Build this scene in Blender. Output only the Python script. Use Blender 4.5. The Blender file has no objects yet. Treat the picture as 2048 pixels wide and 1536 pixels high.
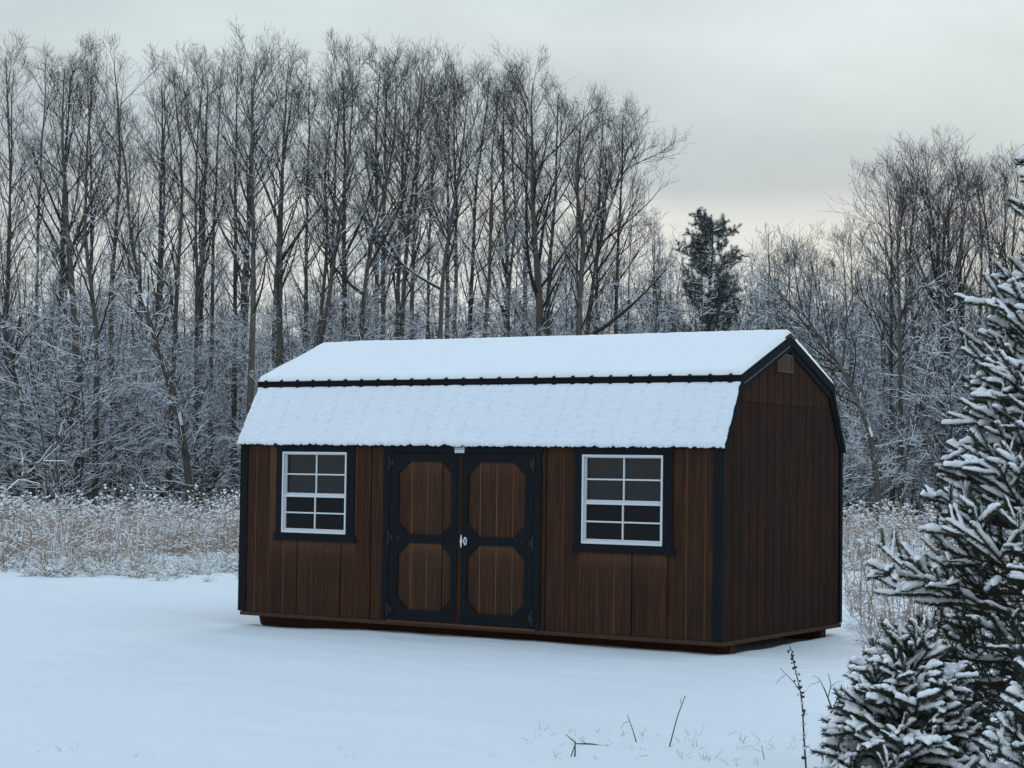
import bpy, math
import numpy as np
from mathutils import Matrix, Vector

S = bpy.context.scene
COL = S.collection
R = np.random.default_rng(7)

# ------------------------------------------------------------------ camera
F_PX, YAW, PITCH, ROLL = 3859.2, -0.551351, 0.04301, 0.013867
CAM = np.array([14.2861, -17.3349, 1.8292])
FW = np.array([math.sin(YAW)*math.cos(PITCH), math.cos(YAW)*math.cos(PITCH), math.sin(PITCH)])
FLAT = np.array([math.sin(YAW), math.cos(YAW), 0.0])
RT0 = np.array([math.cos(YAW), -math.sin(YAW), 0.0])
UP0 = np.cross(RT0, FW)
RT = RT0*math.cos(ROLL) + UP0*math.sin(ROLL)
UP = -RT0*math.sin(ROLL) + UP0*math.cos(ROLL)
cd = bpy.data.cameras.new('camera')
cam = bpy.data.objects.new('camera', cd)
COL.objects.link(cam)
m = Matrix.Identity(4)
for i in range(3):
    m[i][0], m[i][1], m[i][2], m[i][3] = RT[i], UP[i], -FW[i], CAM[i]
cam.matrix_world = m
cd.sensor_width = 36.0
cd.lens = F_PX/2048*36.0
cd.clip_end = 3000
cd.clip_start = 0.1
S.camera = cam

def ray(px, py):
    return FW + RT*(px-1024)/F_PX - UP*(py-768)/F_PX
def at(px, py, depth):
    """the point seen at a pixel of the photograph, depth metres ahead"""
    d = ray(px, py)
    return CAM + d*(depth/(d@FLAT))
def ground_at(px, depth):
    p = at(px, 1000, depth)
    return np.array([p[0], p[1], 0.0])

# ------------------------------------------------------------------ sky and light
SUN_EL, SUN_AZ = math.radians(16), YAW + math.radians(14)
w = bpy.data.worlds.new('World')
S.world = w
w.use_nodes = True
nt = w.node_tree
N, L = nt.nodes, nt.links
N.clear()
out = N.new('ShaderNodeOutputWorld')
bg = N.new('ShaderNodeBackground')
sky = N.new('ShaderNodeTexSky')
sky.sky_type = 'NISHITA'
sky.sun_disc = False
sky.sun_elevation = SUN_EL
sky.sun_rotation = SUN_AZ
sky.air_density = 1.0
sky.dust_density = 2.0
tc = N.new('ShaderNodeTexCoord')
sep = N.new('ShaderNodeSeparateXYZ')
L.new(tc.outputs['Generated'], sep.inputs[0])
# cloud layers: noise stretched along the horizon bends the height that the cloud colour is read at
mp = N.new('ShaderNodeMapping')
mp.inputs['Scale'].default_value = (3.2, 3.2, 9.0)
mp.inputs['Location'].default_value = (0.62, 0.2, 0.35)
L.new(tc.outputs['Generated'], mp.inputs[0])
nz = N.new('ShaderNodeTexNoise')
nz.inputs['Scale'].default_value = 1.0
nz.inputs['Detail'].default_value = 4.0
nz.inputs['Roughness'].default_value = 0.45
L.new(mp.outputs[0], nz.inputs[0])
ms = N.new('ShaderNodeMath'); ms.operation = 'MULTIPLY_ADD'
ms.inputs[1].default_value = 0.20
ms.inputs[2].default_value = -0.10
L.new(nz.outputs['Fac'], ms.inputs[0])
ad = N.new('ShaderNodeMath'); ad.operation = 'ADD'
L.new(sep.outputs['Z'], ad.inputs[0]); L.new(ms.outputs[0], ad.inputs[1])
cr = N.new('ShaderNodeValToRGB')
L.new(ad.outputs[0], cr.inputs[0])
E = cr.color_ramp
stops = [(0.0, (7.1, 7.3, 7.1)), (0.118, (7.1, 7.35, 7.1)), (0.150, (5.0, 5.6, 5.85)), (0.185, (5.1, 5.8, 6.1)),
         (0.235, (5.9, 6.65, 6.85)), (0.40, (5.5, 6.9, 8.2)), (1.0, (6.3, 8.1, 10.1))]
E.elements[0].position = stops[0][0]; E.elements[0].color = tuple(c/11 for c in stops[0][1])+(1,)
E.elements[1].position = stops[-1][0]; E.elements[1].color = tuple(c/11 for c in stops[-1][1])+(1,)
for p_, c_ in stops[1:-1]:
    e = E.elements.new(p_); e.color = tuple(c/11 for c in c_)+(1,)
mx = N.new('ShaderNodeMix'); mx.data_type = 'RGBA'
mx.inputs['Factor'].default_value = 0.985
sc_ = N.new('ShaderNodeVectorMath'); sc_.operation = 'SCALE'; sc_.inputs['Scale'].default_value = 11.0
L.new(cr.outputs[0], sc_.inputs[0])
# thinner and thicker patches of the cloud sheet
mp2 = N.new('ShaderNodeMapping'); mp2.inputs['Scale'].default_value = (7, 7, 16); mp2.inputs['Location'].default_value = (1.7, 0.4, 0.9)
nz2 = N.new('ShaderNodeTexNoise'); nz2.inputs['Scale'].default_value = 1.0; nz2.inputs['Detail'].default_value = 5.0; nz2.inputs['Roughness'].default_value = 0.5
L.new(tc.outputs['Generated'], mp2.inputs[0]); L.new(mp2.outputs[0], nz2.inputs[0])
m2 = N.new('ShaderNodeMapRange'); m2.inputs['From Min'].default_value = 0.3; m2.inputs['From Max'].default_value = 0.7
m2.inputs['To Min'].default_value = 9.9; m2.inputs['To Max'].default_value = 11.9
L.new(nz2.outputs['Fac'], m2.inputs[0]); L.new(m2.outputs[0], sc_.inputs['Scale'])
L.new(sky.outputs[0], mx.inputs['A']); L.new(sc_.outputs[0], mx.inputs['B'])
L.new(mx.outputs['Result'], bg.inputs['Color'])
bg.inputs['Strength'].default_value = 0.1
L.new(bg.outputs[0], out.inputs[0])

sl = bpy.data.lights.new('sun', 'SUN')
sl.energy = 0.5
sl.angle = math.radians(25)
sl.color = (1.0, 0.93, 0.84)
so = bpy.data.objects.new('sun', sl)
COL.objects.link(so)
sd = Vector((math.sin(SUN_AZ)*math.cos(SUN_EL), math.cos(SUN_AZ)*math.cos(SUN_EL), math.sin(SUN_EL)))
so.rotation_euler = sd.to_track_quat('Z', 'Y').to_euler()
S.view_settings.view_transform = 'Standard'
S.view_settings.look = 'None'
S.view_settings.exposure = 0.1
S.view_settings.gamma = 1.0

# ------------------------------------------------------------------ materials
def mat(name, color, rough=0.8, spec=0.3):
    mt = bpy.data.materials.new(name)
    mt.use_nodes = True
    b = mt.node_tree.nodes['Principled BSDF']
    b.inputs['Base Color'].default_value = (*color, 1)
    b.inputs['Roughness'].default_value = rough
    b.inputs['Specular IOR Level'].default_value = spec
    return mt, mt.node_tree, b

def noise(nt, scale, detail=4, rough=0.55, stretch=None, vec='Object'):
    t = nt.nodes.new('ShaderNodeTexCoord')
    n = nt.nodes.new('ShaderNodeTexNoise')
    n.inputs['Scale'].default_value = scale
    n.inputs['Detail'].default_value = detail
    n.inputs['Roughness'].default_value = rough
    if stretch:
        mpn = nt.nodes.new('ShaderNodeMapping')
        mpn.inputs['Scale'].default_value = stretch
        nt.links.new(t.outputs[vec], mpn.inputs[0]); nt.links.new(mpn.outputs[0], n.inputs[0])
    else:
        nt.links.new(t.outputs[vec], n.inputs[0])
    return n.outputs['Fac']

def ramp(nt, fac, stops):
    r = nt.nodes.new('ShaderNodeValToRGB')
    nt.links.new(fac, r.inputs[0])
    el = r.color_ramp.elements
    el[0].position = stops[0][0]; el[0].color = (*stops[0][1], 1)
    el[1].position = stops[-1][0]; el[1].color = (*stops[-1][1], 1)
    for p, c in stops[1:-1]:
        e = el.new(p); e.color = (*c, 1)
    return r.outputs[0]

def mix(nt, fac, a, b, mode='MIX'):
    x = nt.nodes.new('ShaderNodeMix'); x.data_type = 'RGBA'; x.blend_type = mode
    for k, v in (('Factor', fac), ('A', a), ('B', b)):
        if hasattr(v, 'links') or isinstance(v, bpy.types.NodeSocket):
            nt.links.new(v, x.inputs[k])
        elif k == 'Factor':
            x.inputs[k].default_value = v
        else:
            x.inputs[k].default_value = (*v, 1)
    return x.outputs['Result']

def bump(nt, b, height, strength, dist):
    n = nt.nodes.new('ShaderNodeBump')
    n.inputs['Strength'].default_value = strength
    n.inputs['Distance'].default_value = dist
    nt.links.new(height, n.inputs['Height'])
    nt.links.new(n.outputs[0], b.inputs['Normal'])

def grey(v): return (v, v, v)

def make_snow(name, col=(0.84, 0.87, 0.9), fine=40, amt=0.35, dist=0.01, stretch=None):
    mt, nt, b = mat(name, col, 0.75, 0.25)
    n1 = noise(nt, fine, 6, 0.7, stretch)
    bump(nt, b, n1, amt, dist)
    n2 = noise(nt, 1.3, 4)
    nt.links.new(ramp(nt, n2, [(0.3, tuple(c*0.965 for c in col)), (0.7, col)]), b.inputs['Base Color'])
    return mt
SNOW = make_snow('snow', (0.95, 0.955, 0.965))
ROOF_SNOW = make_snow('roof_snow', (0.93, 0.95, 0.97), 60, 0.25, 0.008)

CRUST = make_snow('crusted_roof_snow', (0.88, 0.91, 0.97), 42, 0.4, 0.02)

def make_ground():
    col = (0.83, 0.87, 0.9)
    mt, nt, b = mat('snowy_ground', col, 0.7, 0.25)
    ta = nt.nodes.new('ShaderNodeAttribute'); ta.attribute_name = 'litter'
    n1 = noise(nt, 26, 7, 0.72, (1.0, 0.6, 1))
    n3 = noise(nt, 1.1, 5, 0.6, (0.6, 1.6, 1))
    a = nt.nodes.new('ShaderNodeMath'); a.operation = 'MULTIPLY_ADD'
    a.inputs[1].default_value = 0.2
    nt.links.new(n1, a.inputs[0]); nt.links.new(n3, a.inputs[2])
    bump(nt, b, a.outputs[0], 0.6, 0.08)
    base = ramp(nt, n3, [(0.3, tuple(c*0.95 for c in col)), (0.65, col)])
    lit = ramp(nt, noise(nt, 3.0, 6, 0.7), [(0.40, (0.06, 0.045, 0.035)), (0.56, (0.5, 0.5, 0.52))])
    nt.links.new(mix(nt, ta.outputs['Fac'], base, lit), b.inputs['Base Color'])
    return mt
GROUND = make_ground()

def make_bark(name, dark, light, sc=6):
    mt, nt, b = mat(name, dark, 0.9, 0.2)
    n = noise(nt, sc, 5, 0.65, (2.2, 2.2, 0.5))
    oi = nt.nodes.new('ShaderNodeObjectInfo')
    c = ramp(nt, n, [(0.3, dark), (0.7, light)])
    v = ramp(nt, oi.outputs['Random'], [(0, (0.75, 0.75, 0.78)), (1, (1.2, 1.15, 1.05))])
    nt.links.new(mix(nt, 1.0, c, v, 'MULTIPLY'), b.inputs['Base Color'])
    bump(nt, b, n, 0.6, 0.03)
    return mt
BARK = make_bark('bark', (0.07, 0.063, 0.056), (0.155, 0.14, 0.122))
TWIG = mat('twig_bark', (0.047, 0.043, 0.041), 0.9, 0.2)[0]
FAR_TWIG = mat('hazed_bark', (0.095, 0.095, 0.10), 0.9, 0.2)[0]  # bark paled to grey-blue, painting in the haze of distance
TWIG_SNOW = mat('twig_snow', (0.85, 0.88, 0.91), 0.8, 0.2)[0]

def make_siding():
    mt, nt, b = mat('stained_siding', (0.06, 0.03, 0.02), 0.85, 0.08)
    at_ = nt.nodes.new('ShaderNodeAttribute'); at_.attribute_name = 'wear'
    tone = nt.nodes.new('ShaderNodeAttribute'); tone.attribute_name = 'tone'
    st = noise(nt, 1.0, 6, 0.6, (42, 42, 1.4))
    fine = noise(nt, 1.0, 8, 0.75, (160, 160, 7))
    big = noise(nt, 1.0, 3, 0.5, (3.2, 3.2, 1.6))
    c1 = ramp(nt, st, [(0.32, (0.026, 0.017, 0.014)), (0.46, (0.044, 0.022, 0.015)), (0.58, (0.066, 0.029, 0.016)), (0.76, (0.115, 0.050, 0.026))])
    c2 = mix(nt, ramp(nt, big, [(0.4, grey(0.0)), (0.68, grey(0.5))]), c1, (0.028, 0.022, 0.020))
    c3 = mix(nt, ramp(nt, fine, [(0.58, grey(0.0)), (0.85, grey(0.42))]), c2, (0.15, 0.07, 0.036))
    # sun-bleached wood where the attribute says so, broken up by the streaks
    mu = nt.nodes.new('ShaderNodeMath'); mu.operation = 'MULTIPLY'
    nt.links.new(at_.outputs['Fac'], mu.inputs[0])
    nt.links.new(ramp(nt, fine, [(0.25, grey(0.25)), (0.75, grey(1.0))]), mu.inputs[1])
    c4 = mix(nt, mu.outputs[0], c3, (0.22, 0.11, 0.055))
    nt.links.new(mix(nt, 1.0, c4, tone.outputs['Color'], 'MULTIPLY'), b.inputs['Base Color'])
    bump(nt, b, fine, 0.5, 0.006)
    return mt
SIDING = make_siding()

def make_paint(name, col, rough=0.6, spec=0.3):
    mt, nt, b = mat(name, col, rough, spec)
    n = noise(nt, 1.0, 6, 0.7, (30, 30, 4))
    nt.links.new(ramp(nt, n, [(0.3, tuple(c*0.8 for c in col)), (0.75, tuple(c*1.25 for c in col))]), b.inputs['Base Color'])
    bump(nt, b, n, 0.25, 0.004)
    return mt
TRIM = make_paint('dark_trim_paint', (0.0125, 0.0145, 0.0172), 0.85, 0.07)
METAL = make_paint('dark_metal_roofing', (0.012, 0.013, 0.016), 0.65, 0.1)
VINYL = mat('white_vinyl', (0.66, 0.69, 0.72), 0.4, 0.3)[0]
RIM_WOOD = make_paint('worn_rim_wood', (0.066, 0.04, 0.028), 0.9, 0.1)
SKID_WOOD = make_paint('treated_skid_wood', (0.06, 0.03, 0.022), 0.9, 0.1)
THRESH = make_siding()
BLACK = mat('black_iron', (0.012, 0.012, 0.014), 0.5)[0]
CHROME = mat('white_enamel', (0.75, 0.77, 0.8), 0.3, 0.5)[0]
GLASSM, gnt, gb = mat('window_glass', (0.024, 0.027, 0.029), 0.06, 0.36)
gb.inputs['Transmission Weight'].default_value = 0.0
gb.inputs['Alpha'].default_value = 0.7
SCREEN = mat('insect_screen', (0.018, 0.018, 0.02), 0.9, 0.1)[0]
INTERIOR = mat('bare_stud_wall', (0.12, 0.09, 0.06), 0.9)[0]
CREAM = mat('sign_cream', (0.62, 0.60, 0.52), 0.5)[0]
SIGN_GREY = mat('sign_pale_grey', (0.55, 0.60, 0.66), 0.5)[0]
SIGN_INK = mat('sign_ink', (0.05, 0.05, 0.035), 0.6)[0]
VENT = make_paint('vent_brown', (0.115, 0.078, 0.062), 0.85, 0.08)

def make_needles(name, a, bcol):
    mt, nt, b = mat(name, a, 0.6, 0.3)
    nt.links.new(ramp(nt, noise(nt, 9, 3), [(0.35, a), (0.7, bcol)]), b.inputs['Base Color'])
    return mt
NEEDLE = make_needles('spruce_needles', (0.022, 0.036, 0.026), (0.05, 0.068, 0.042))
PINE_N = make_needles('pine_needles', (0.06, 0.08, 0.072), (0.10, 0.125, 0.11))
SPR_TWIG = mat('spruce_twig', (0.07, 0.045, 0.03), 0.9)[0]

def make_dry(name, a, b_, c_):
    mt, nt, b = mat(name, a, 0.9, 0.2)
    nt.links.new(ramp(nt, noise(nt, 1.7, 5, 0.7), [(0.3, a), (0.5, b_), (0.7, c_)]), b.inputs['Base Color'])
    return mt
DRY = make_dry('dry_stems', (0.19, 0.13, 0.098), (0.36, 0.26, 0.195), (0.54, 0.42, 0.315))
DRY_DARK = make_dry('dark_dry_stem', (0.05, 0.04, 0.034), (0.085, 0.062, 0.048), (0.12, 0.09, 0.07))
STRAW = make_dry('straw_grass', (0.20, 0.16, 0.10), (0.33, 0.27, 0.17), (0.42, 0.34, 0.22))

# ------------------------------------------------------------------ mesh helpers
class G:
    """collects vertices and faces, then links them as one mesh object"""
    def __init__(s):
        s.V, s.F, s.M, s.n = [], [], [], 0
        s.A = {}
    def add(s, v, f, m=0):
        v = np.asarray(v, float).reshape(-1, 3)
        f = np.asarray(f, int)
        s.V.append(v); s.F.append(f + s.n); s.n += len(v)
        s.M.append(np.full(len(f), m, int) if np.isscalar(m) else np.asarray(m, int))
    def box(s, x0, x1, y0, y1, z0, z1, m=0):
        v = [(x0,y0,z0),(x1,y0,z0),(x1,y1,z0),(x0,y1,z0),(x0,y0,z1),(x1,y0,z1),(x1,y1,z1),(x0,y1,z1)]
        s.add(v, [(0,3,2,1),(4,5,6,7),(0,1,5,4),(1,2,6,5),(2,3,7,6),(3,0,4,7)], m)
    def prism(s, poly, ax, a0, a1, m=0):
        """poly in the two other axes, extruded along ax from a0 to a1"""
        n = len(poly); o = [i for i in range(3) if i != ax]
        v = np.zeros((2*n, 3))
        for i, (p, q) in enumerate(poly):
            v[i, o[0]] = v[n+i, o[0]] = p
            v[i, o[1]] = v[n+i, o[1]] = q
            v[i, ax] = a0; v[n+i, ax] = a1
        s.add(v, [(i, (i+1) % n, n+(i+1) % n, n+i) for i in range(n)], m)
        b = s.n - 2*n
        s.F.append(np.array([[b+i for i in range(n)]])); s.M.append(np.array([m]))
        s.F.append(np.array([[b+n+i for i in reversed(range(n))]])); s.M.append(np.array([m]))
    def build(s, name, mats, parent=None, smooth=False, attrs=None, loc=None, fixnormals=False):
        me = bpy.data.meshes.new(name)
        V = np.concatenate(s.V) if s.V else np.zeros((0, 3))
        if loc is not None:
            V = V - np.asarray(loc)
        me.vertices.add(len(V))
        me.vertices.foreach_set('co', V.astype(np.float32).ravel())
        li, ls, lt, mi, off = [], [], [], [], 0
        for f, mm in zip(s.F, s.M):
            n, k = f.shape
            li.append(f.ravel()); lt.append(np.full(n, k)); ls.append(off + np.arange(n)*k); off += n*k
            mi.append(mm)
        li = np.concatenate(li); ls = np.concatenate(ls); lt = np.concatenate(lt); mi = np.concatenate(mi)
        me.loops.add(len(li)); me.loops.foreach_set('vertex_index', li.astype(np.int32))
        me.polygons.add(len(ls))
        me.polygons.foreach_set('loop_start', ls.astype(np.int32))
        me.polygons.foreach_set('loop_total', lt.astype(np.int32))
        for q in (mats if isinstance(mats, (list, tuple)) else [mats]):
            me.materials.append(q)
        me.polygons.foreach_set('material_index', mi.astype(np.int32))
        me.update(calc_edges=True)
        me.polygons.foreach_set('use_smooth', np.full(len(ls), bool(smooth)))
        if attrs:
            for k, (typ, val) in attrs.items():
                a = me.attributes.new(k, typ, 'POINT')
                a.data.foreach_set('color' if typ == 'FLOAT_COLOR' else 'value', np.asarray(val, np.float32).ravel())
        if fixnormals:
            import bmesh
            bm = bmesh.new(); bm.from_mesh(me)
            bmesh.ops.recalc_face_normals(bm, faces=bm.faces); bm.to_mesh(me); bm.free()
        o = bpy.data.objects.new(name, me)
        COL.objects.link(o)
        if loc is not None:
            o.location = loc
        if parent is not None:
            o.parent = parent
        return o

def tag(o, label=None, cat=None, group=None, kind=None):
    for k, v in (('label', label), ('category', cat), ('group', group), ('kind', kind)):
        if v:
            o[k] = v
    return o
def thing(name, loc, label, cat, group=None):
    o = bpy.data.objects.new(name, None)
    o.empty_display_size = 0.3
    COL.objects.link(o)
    o.location = loc
    return tag(o, label, cat, group)
def copy_tree(o, parent=None):
    c = o.copy(); COL.objects.link(c)
    if parent is not None:
        c.parent = parent
    for ch in list(o.children):
        copy_tree(ch, c)
    return c

def nrm(v):
    return v/np.maximum(np.linalg.norm(v, axis=-1, keepdims=True), 1e-9)

def vnoise(p, seed=0):
    """smooth value noise in 2D or 3D on an integer lattice, about 0..1"""
    p = np.asarray(p, float)
    i = np.floor(p).astype(np.int64); f = p - i
    f = f*f*(3-2*f)
    k = p.shape[-1]; res = 0
    pr = np.array([374761393, 668265263, 2147483647 ^ 0x5bd1e995][:k])
    for c in range(2**k):
        o = np.array([(c >> j) & 1 for j in range(k)])
        h = ((i+o)*pr).sum(-1) + seed*1274126177
        h = (h ^ (h >> 13))*1103515245 & 0x7fffffff
        h = (h ^ (h >> 16))*12345701 & 0x7fffffff
        w = np.prod(np.where(o, f, 1-f), axis=-1)
        res = res + w*(h/0x7fffffff)
    return res
def fbm(p, oct=4, seed=0):
    s, a, t = 0, 1, 0
    p = np.asarray(p, float)
    for o in range(oct):
        s = s + a*vnoise(p*2**o, seed+o); t += a; a *= 0.5
    return s/t

def tubes(g, pts, rad, k=4, snow=None, thr=0.45, keep=0.93, m_wood=0, m_snow=1, rng=R, lift=1.0, cap=False):
    """a batch of tubes of the same number of rings; lying ones carry snow (their upper faces, raised by the snow's depth)"""
    N_, S_ = pts.shape[:2]
    if N_ == 0:
        return
    d = nrm(np.gradient(pts, axis=1))
    u = nrm(np.cross(d, np.array([0.11, 0.07, 1.0])))
    v = np.cross(u, d)
    h = np.sqrt(np.clip(1-d[..., 2]**2, 0, 1))
    if snow is None:
        snow = np.zeros(N_)
    dep = snow[:, None]*h**2
    a = 2*np.pi*np.arange(k)/k
    ru = rad + dep*0.45*lift
    up = np.maximum(np.sin(a), 0)
    ring = (pts[:, :, None, :] + u[:, :, None, :]*(ru[:, :, None]*np.cos(a))[..., None]
            + v[:, :, None, :]*(rad[:, :, None]*np.sin(a) + dep[:, :, None]*lift*up)[..., None])
    b = (np.arange(N_)*S_*k)[:, None, None] + (np.arange(S_-1)*k)[None, :, None]
    j = np.arange(k)[None, None, :]; j2 = (j+1) % k
    f = np.stack([b+j, b+j2, b+k+j2, b+k+j], -1).reshape(-1, 4)
    mid = a + np.pi/k
    upper = np.sin(mid) > 0.25
    hm = (h[:, :-1]+h[:, 1:])/2
    mk = (upper[None, None, :] & (hm[:, :, None] > thr) & (snow[:, None, None] > 0) & (rng.random((N_, S_-1, k)) < keep))
    g.add(ring.reshape(-1, 3), f, np.where(mk.ravel(), m_snow, m_wood))
    if cap:
        e = (np.arange(N_)*S_*k)[:, None] + (S_-1)*k + np.arange(k)[None]
        g.F.append(e + g.n - N_*S_*k); g.M.append(np.full(N_, m_wood))

def grow(st, di, ln, r0, r1, nseg, wob, trop, rng):
    n = len(st)
    P = np.zeros((n, nseg+1, 3)); P[:, 0] = st
    d = nrm(di)
    for i in range(1, nseg+1):
        d = d + rng.normal(0, wob, (n, 3)); d[:, 2] += trop/nseg
        d = nrm(d)
        P[:, i] = P[:, i-1] + d*(ln/nseg)[:, None]
    t = np.linspace(0, 1, nseg+1)
    return P, r0[:, None]*(1-t) + r1[:, None]*t

def sprout(P, rad, n, t0, t1, ang, rng):
    """n children on every parent branch: start, direction, place along the parent, parent's radius there"""
    N_, S_ = P.shape[:2]
    t = t0 + (t1-t0)*((np.arange(n)[None]+rng.random((N_, n)))/n)
    x = t*(S_-1); i = np.minimum(x.astype(int), S_-2); f = x-i
    r = np.arange(N_)[:, None]
    st = P[r, i]*(1-f)[..., None] + P[r, i+1]*f[..., None]
    d = nrm(P[r, i+1]-P[r, i])
    rr = rad[r, i]*(1-f) + rad[r, i+1]*f
    q = rng.normal(size=(N_, n, 3)); q = nrm(q - (q*d).sum(-1, keepdims=True)*d)
    a = np.radians(rng.uniform(ang[0], ang[1], (N_, n)))[..., None]
    di = d*np.cos(a) + q*np.sin(a)
    return st.reshape(-1, 3), di.reshape(-1, 3), t.ravel(), rr.ravel(), np.repeat(np.arange(N_), n)

# ------------------------------------------------------------------ ground
def build_ground():
    n = 481
    u = np.linspace(-1, 1, n)
    a = np.sinh(u*6)/np.sinh(6)*600
    c = np.array([4.0, -2.0])
    X, Y = np.meshgrid(a+c[0], a+c[1], indexing='ij')
    P = np.stack([X, Y], -1)
    depth = (P - CAM[:2])@FLAT[:2]
    Z = (fbm(P/5.5, 3, 3)-0.5)*0.10 + (fbm(P/1.3, 3, 9)-0.5)*0.022
    near = np.clip(np.hypot(X-3.05, Y-1.5)/6.0-0.4, 0, 1)
    Z *= 0.25+0.75*near
    wind = P@np.array([[0.9, 0.35], [-0.43, 0.9]])
    Z += (fbm(wind*np.array([0.8, 2.6]), 4, 14)-0.5)*0.030 + (fbm(P*3.3, 3, 17)-0.5)*0.012
    ox, oy = np.maximum(np.maximum(-X, X-6.1), 0), np.maximum(np.maximum(-Y, Y-3.05), 0)
    side = np.hypot(ox, oy)
    ins = np.minimum(np.minimum(X+0.05, 6.12-X), np.minimum(Y-0.22, 2.85-Y))
    Z += 0.010*np.exp(-(side/0.5)**2)*(0.5+1.2*(fbm(P*1.7, 3, 19)-0.4)) - 0.06*np.clip(ins/0.3, 0, 1)
    # snow drifted a little lower along the shed's left end, and humps in the weedy strip
    Z += np.clip((depth-30)/6, 0, 1)*(fbm(P/0.9, 3, 5)-0.35)*0.14
    Z = Z - 0.03*np.exp(-((X-0.2)**2+(Y-0.3)**2)/1.2)
    V = np.stack([X, Y, Z], -1).reshape(-1, 3)
    i = np.arange(n-1)
    q = (i[:, None]*n + i[None]).ravel()
    g = G(); g.add(V, np.stack([q, q+n, q+n+1, q+1], -1))
    lit = np.clip((depth.ravel()-52)/8, 0, 1)*0.9
    o = g.build('snowy_ground', GROUND, smooth=True, attrs={'litter': ('FLOAT', lit)})
    tag(o, 'smooth snow covered lawn running back to the wood', None, None, 'structure')
build_ground()

# ------------------------------------------------------------------ the shed
LX, WY, B = 6.096, 3.05, 0.14          # length, depth, height of the siding's foot
EAVE, KNEE, RIDGE = (-0.07, 1.90), (0.332, 2.645), (1.525, 3.115)
def top_at(y):
    y = min(y, WY-y)
    pts = [EAVE, KNEE, RIDGE]
    for (a, za), (b, zb) in zip(pts, pts[1:]):
        if y <= b:
            return za + (zb-za)*(y-a)/(b-a)
    return RIDGE[1]

class Planks(G):
    """vertical boards with wear and tone attributes"""
    def __init__(s):
        super().__init__(); s.wear, s.tone = [], []
    def board(s, poly, ax, a0, a1, wear, tone):
        n0 = s.n; s.prism(poly, ax, a0, a1)
        w = [wear(q) for p, q in poly]
        s.wear += w+w
        s.tone += [(tone, tone, tone, 1)]*(s.n-n0)
    def build_wall(s, name, parent, **k):
        return s.build(name, SIDING, parent, attrs={'wear': ('FLOAT', s.wear), 'tone': ('FLOAT_COLOR', s.tone)}, fixnormals=True, **k)

def split_z(z0, z1, cuts):
    zs = [z0] + [c for c in cuts if z0+0.02 < c < z1-0.02] + [z1]
    return list(zip(zs, zs[1:]))

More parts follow.
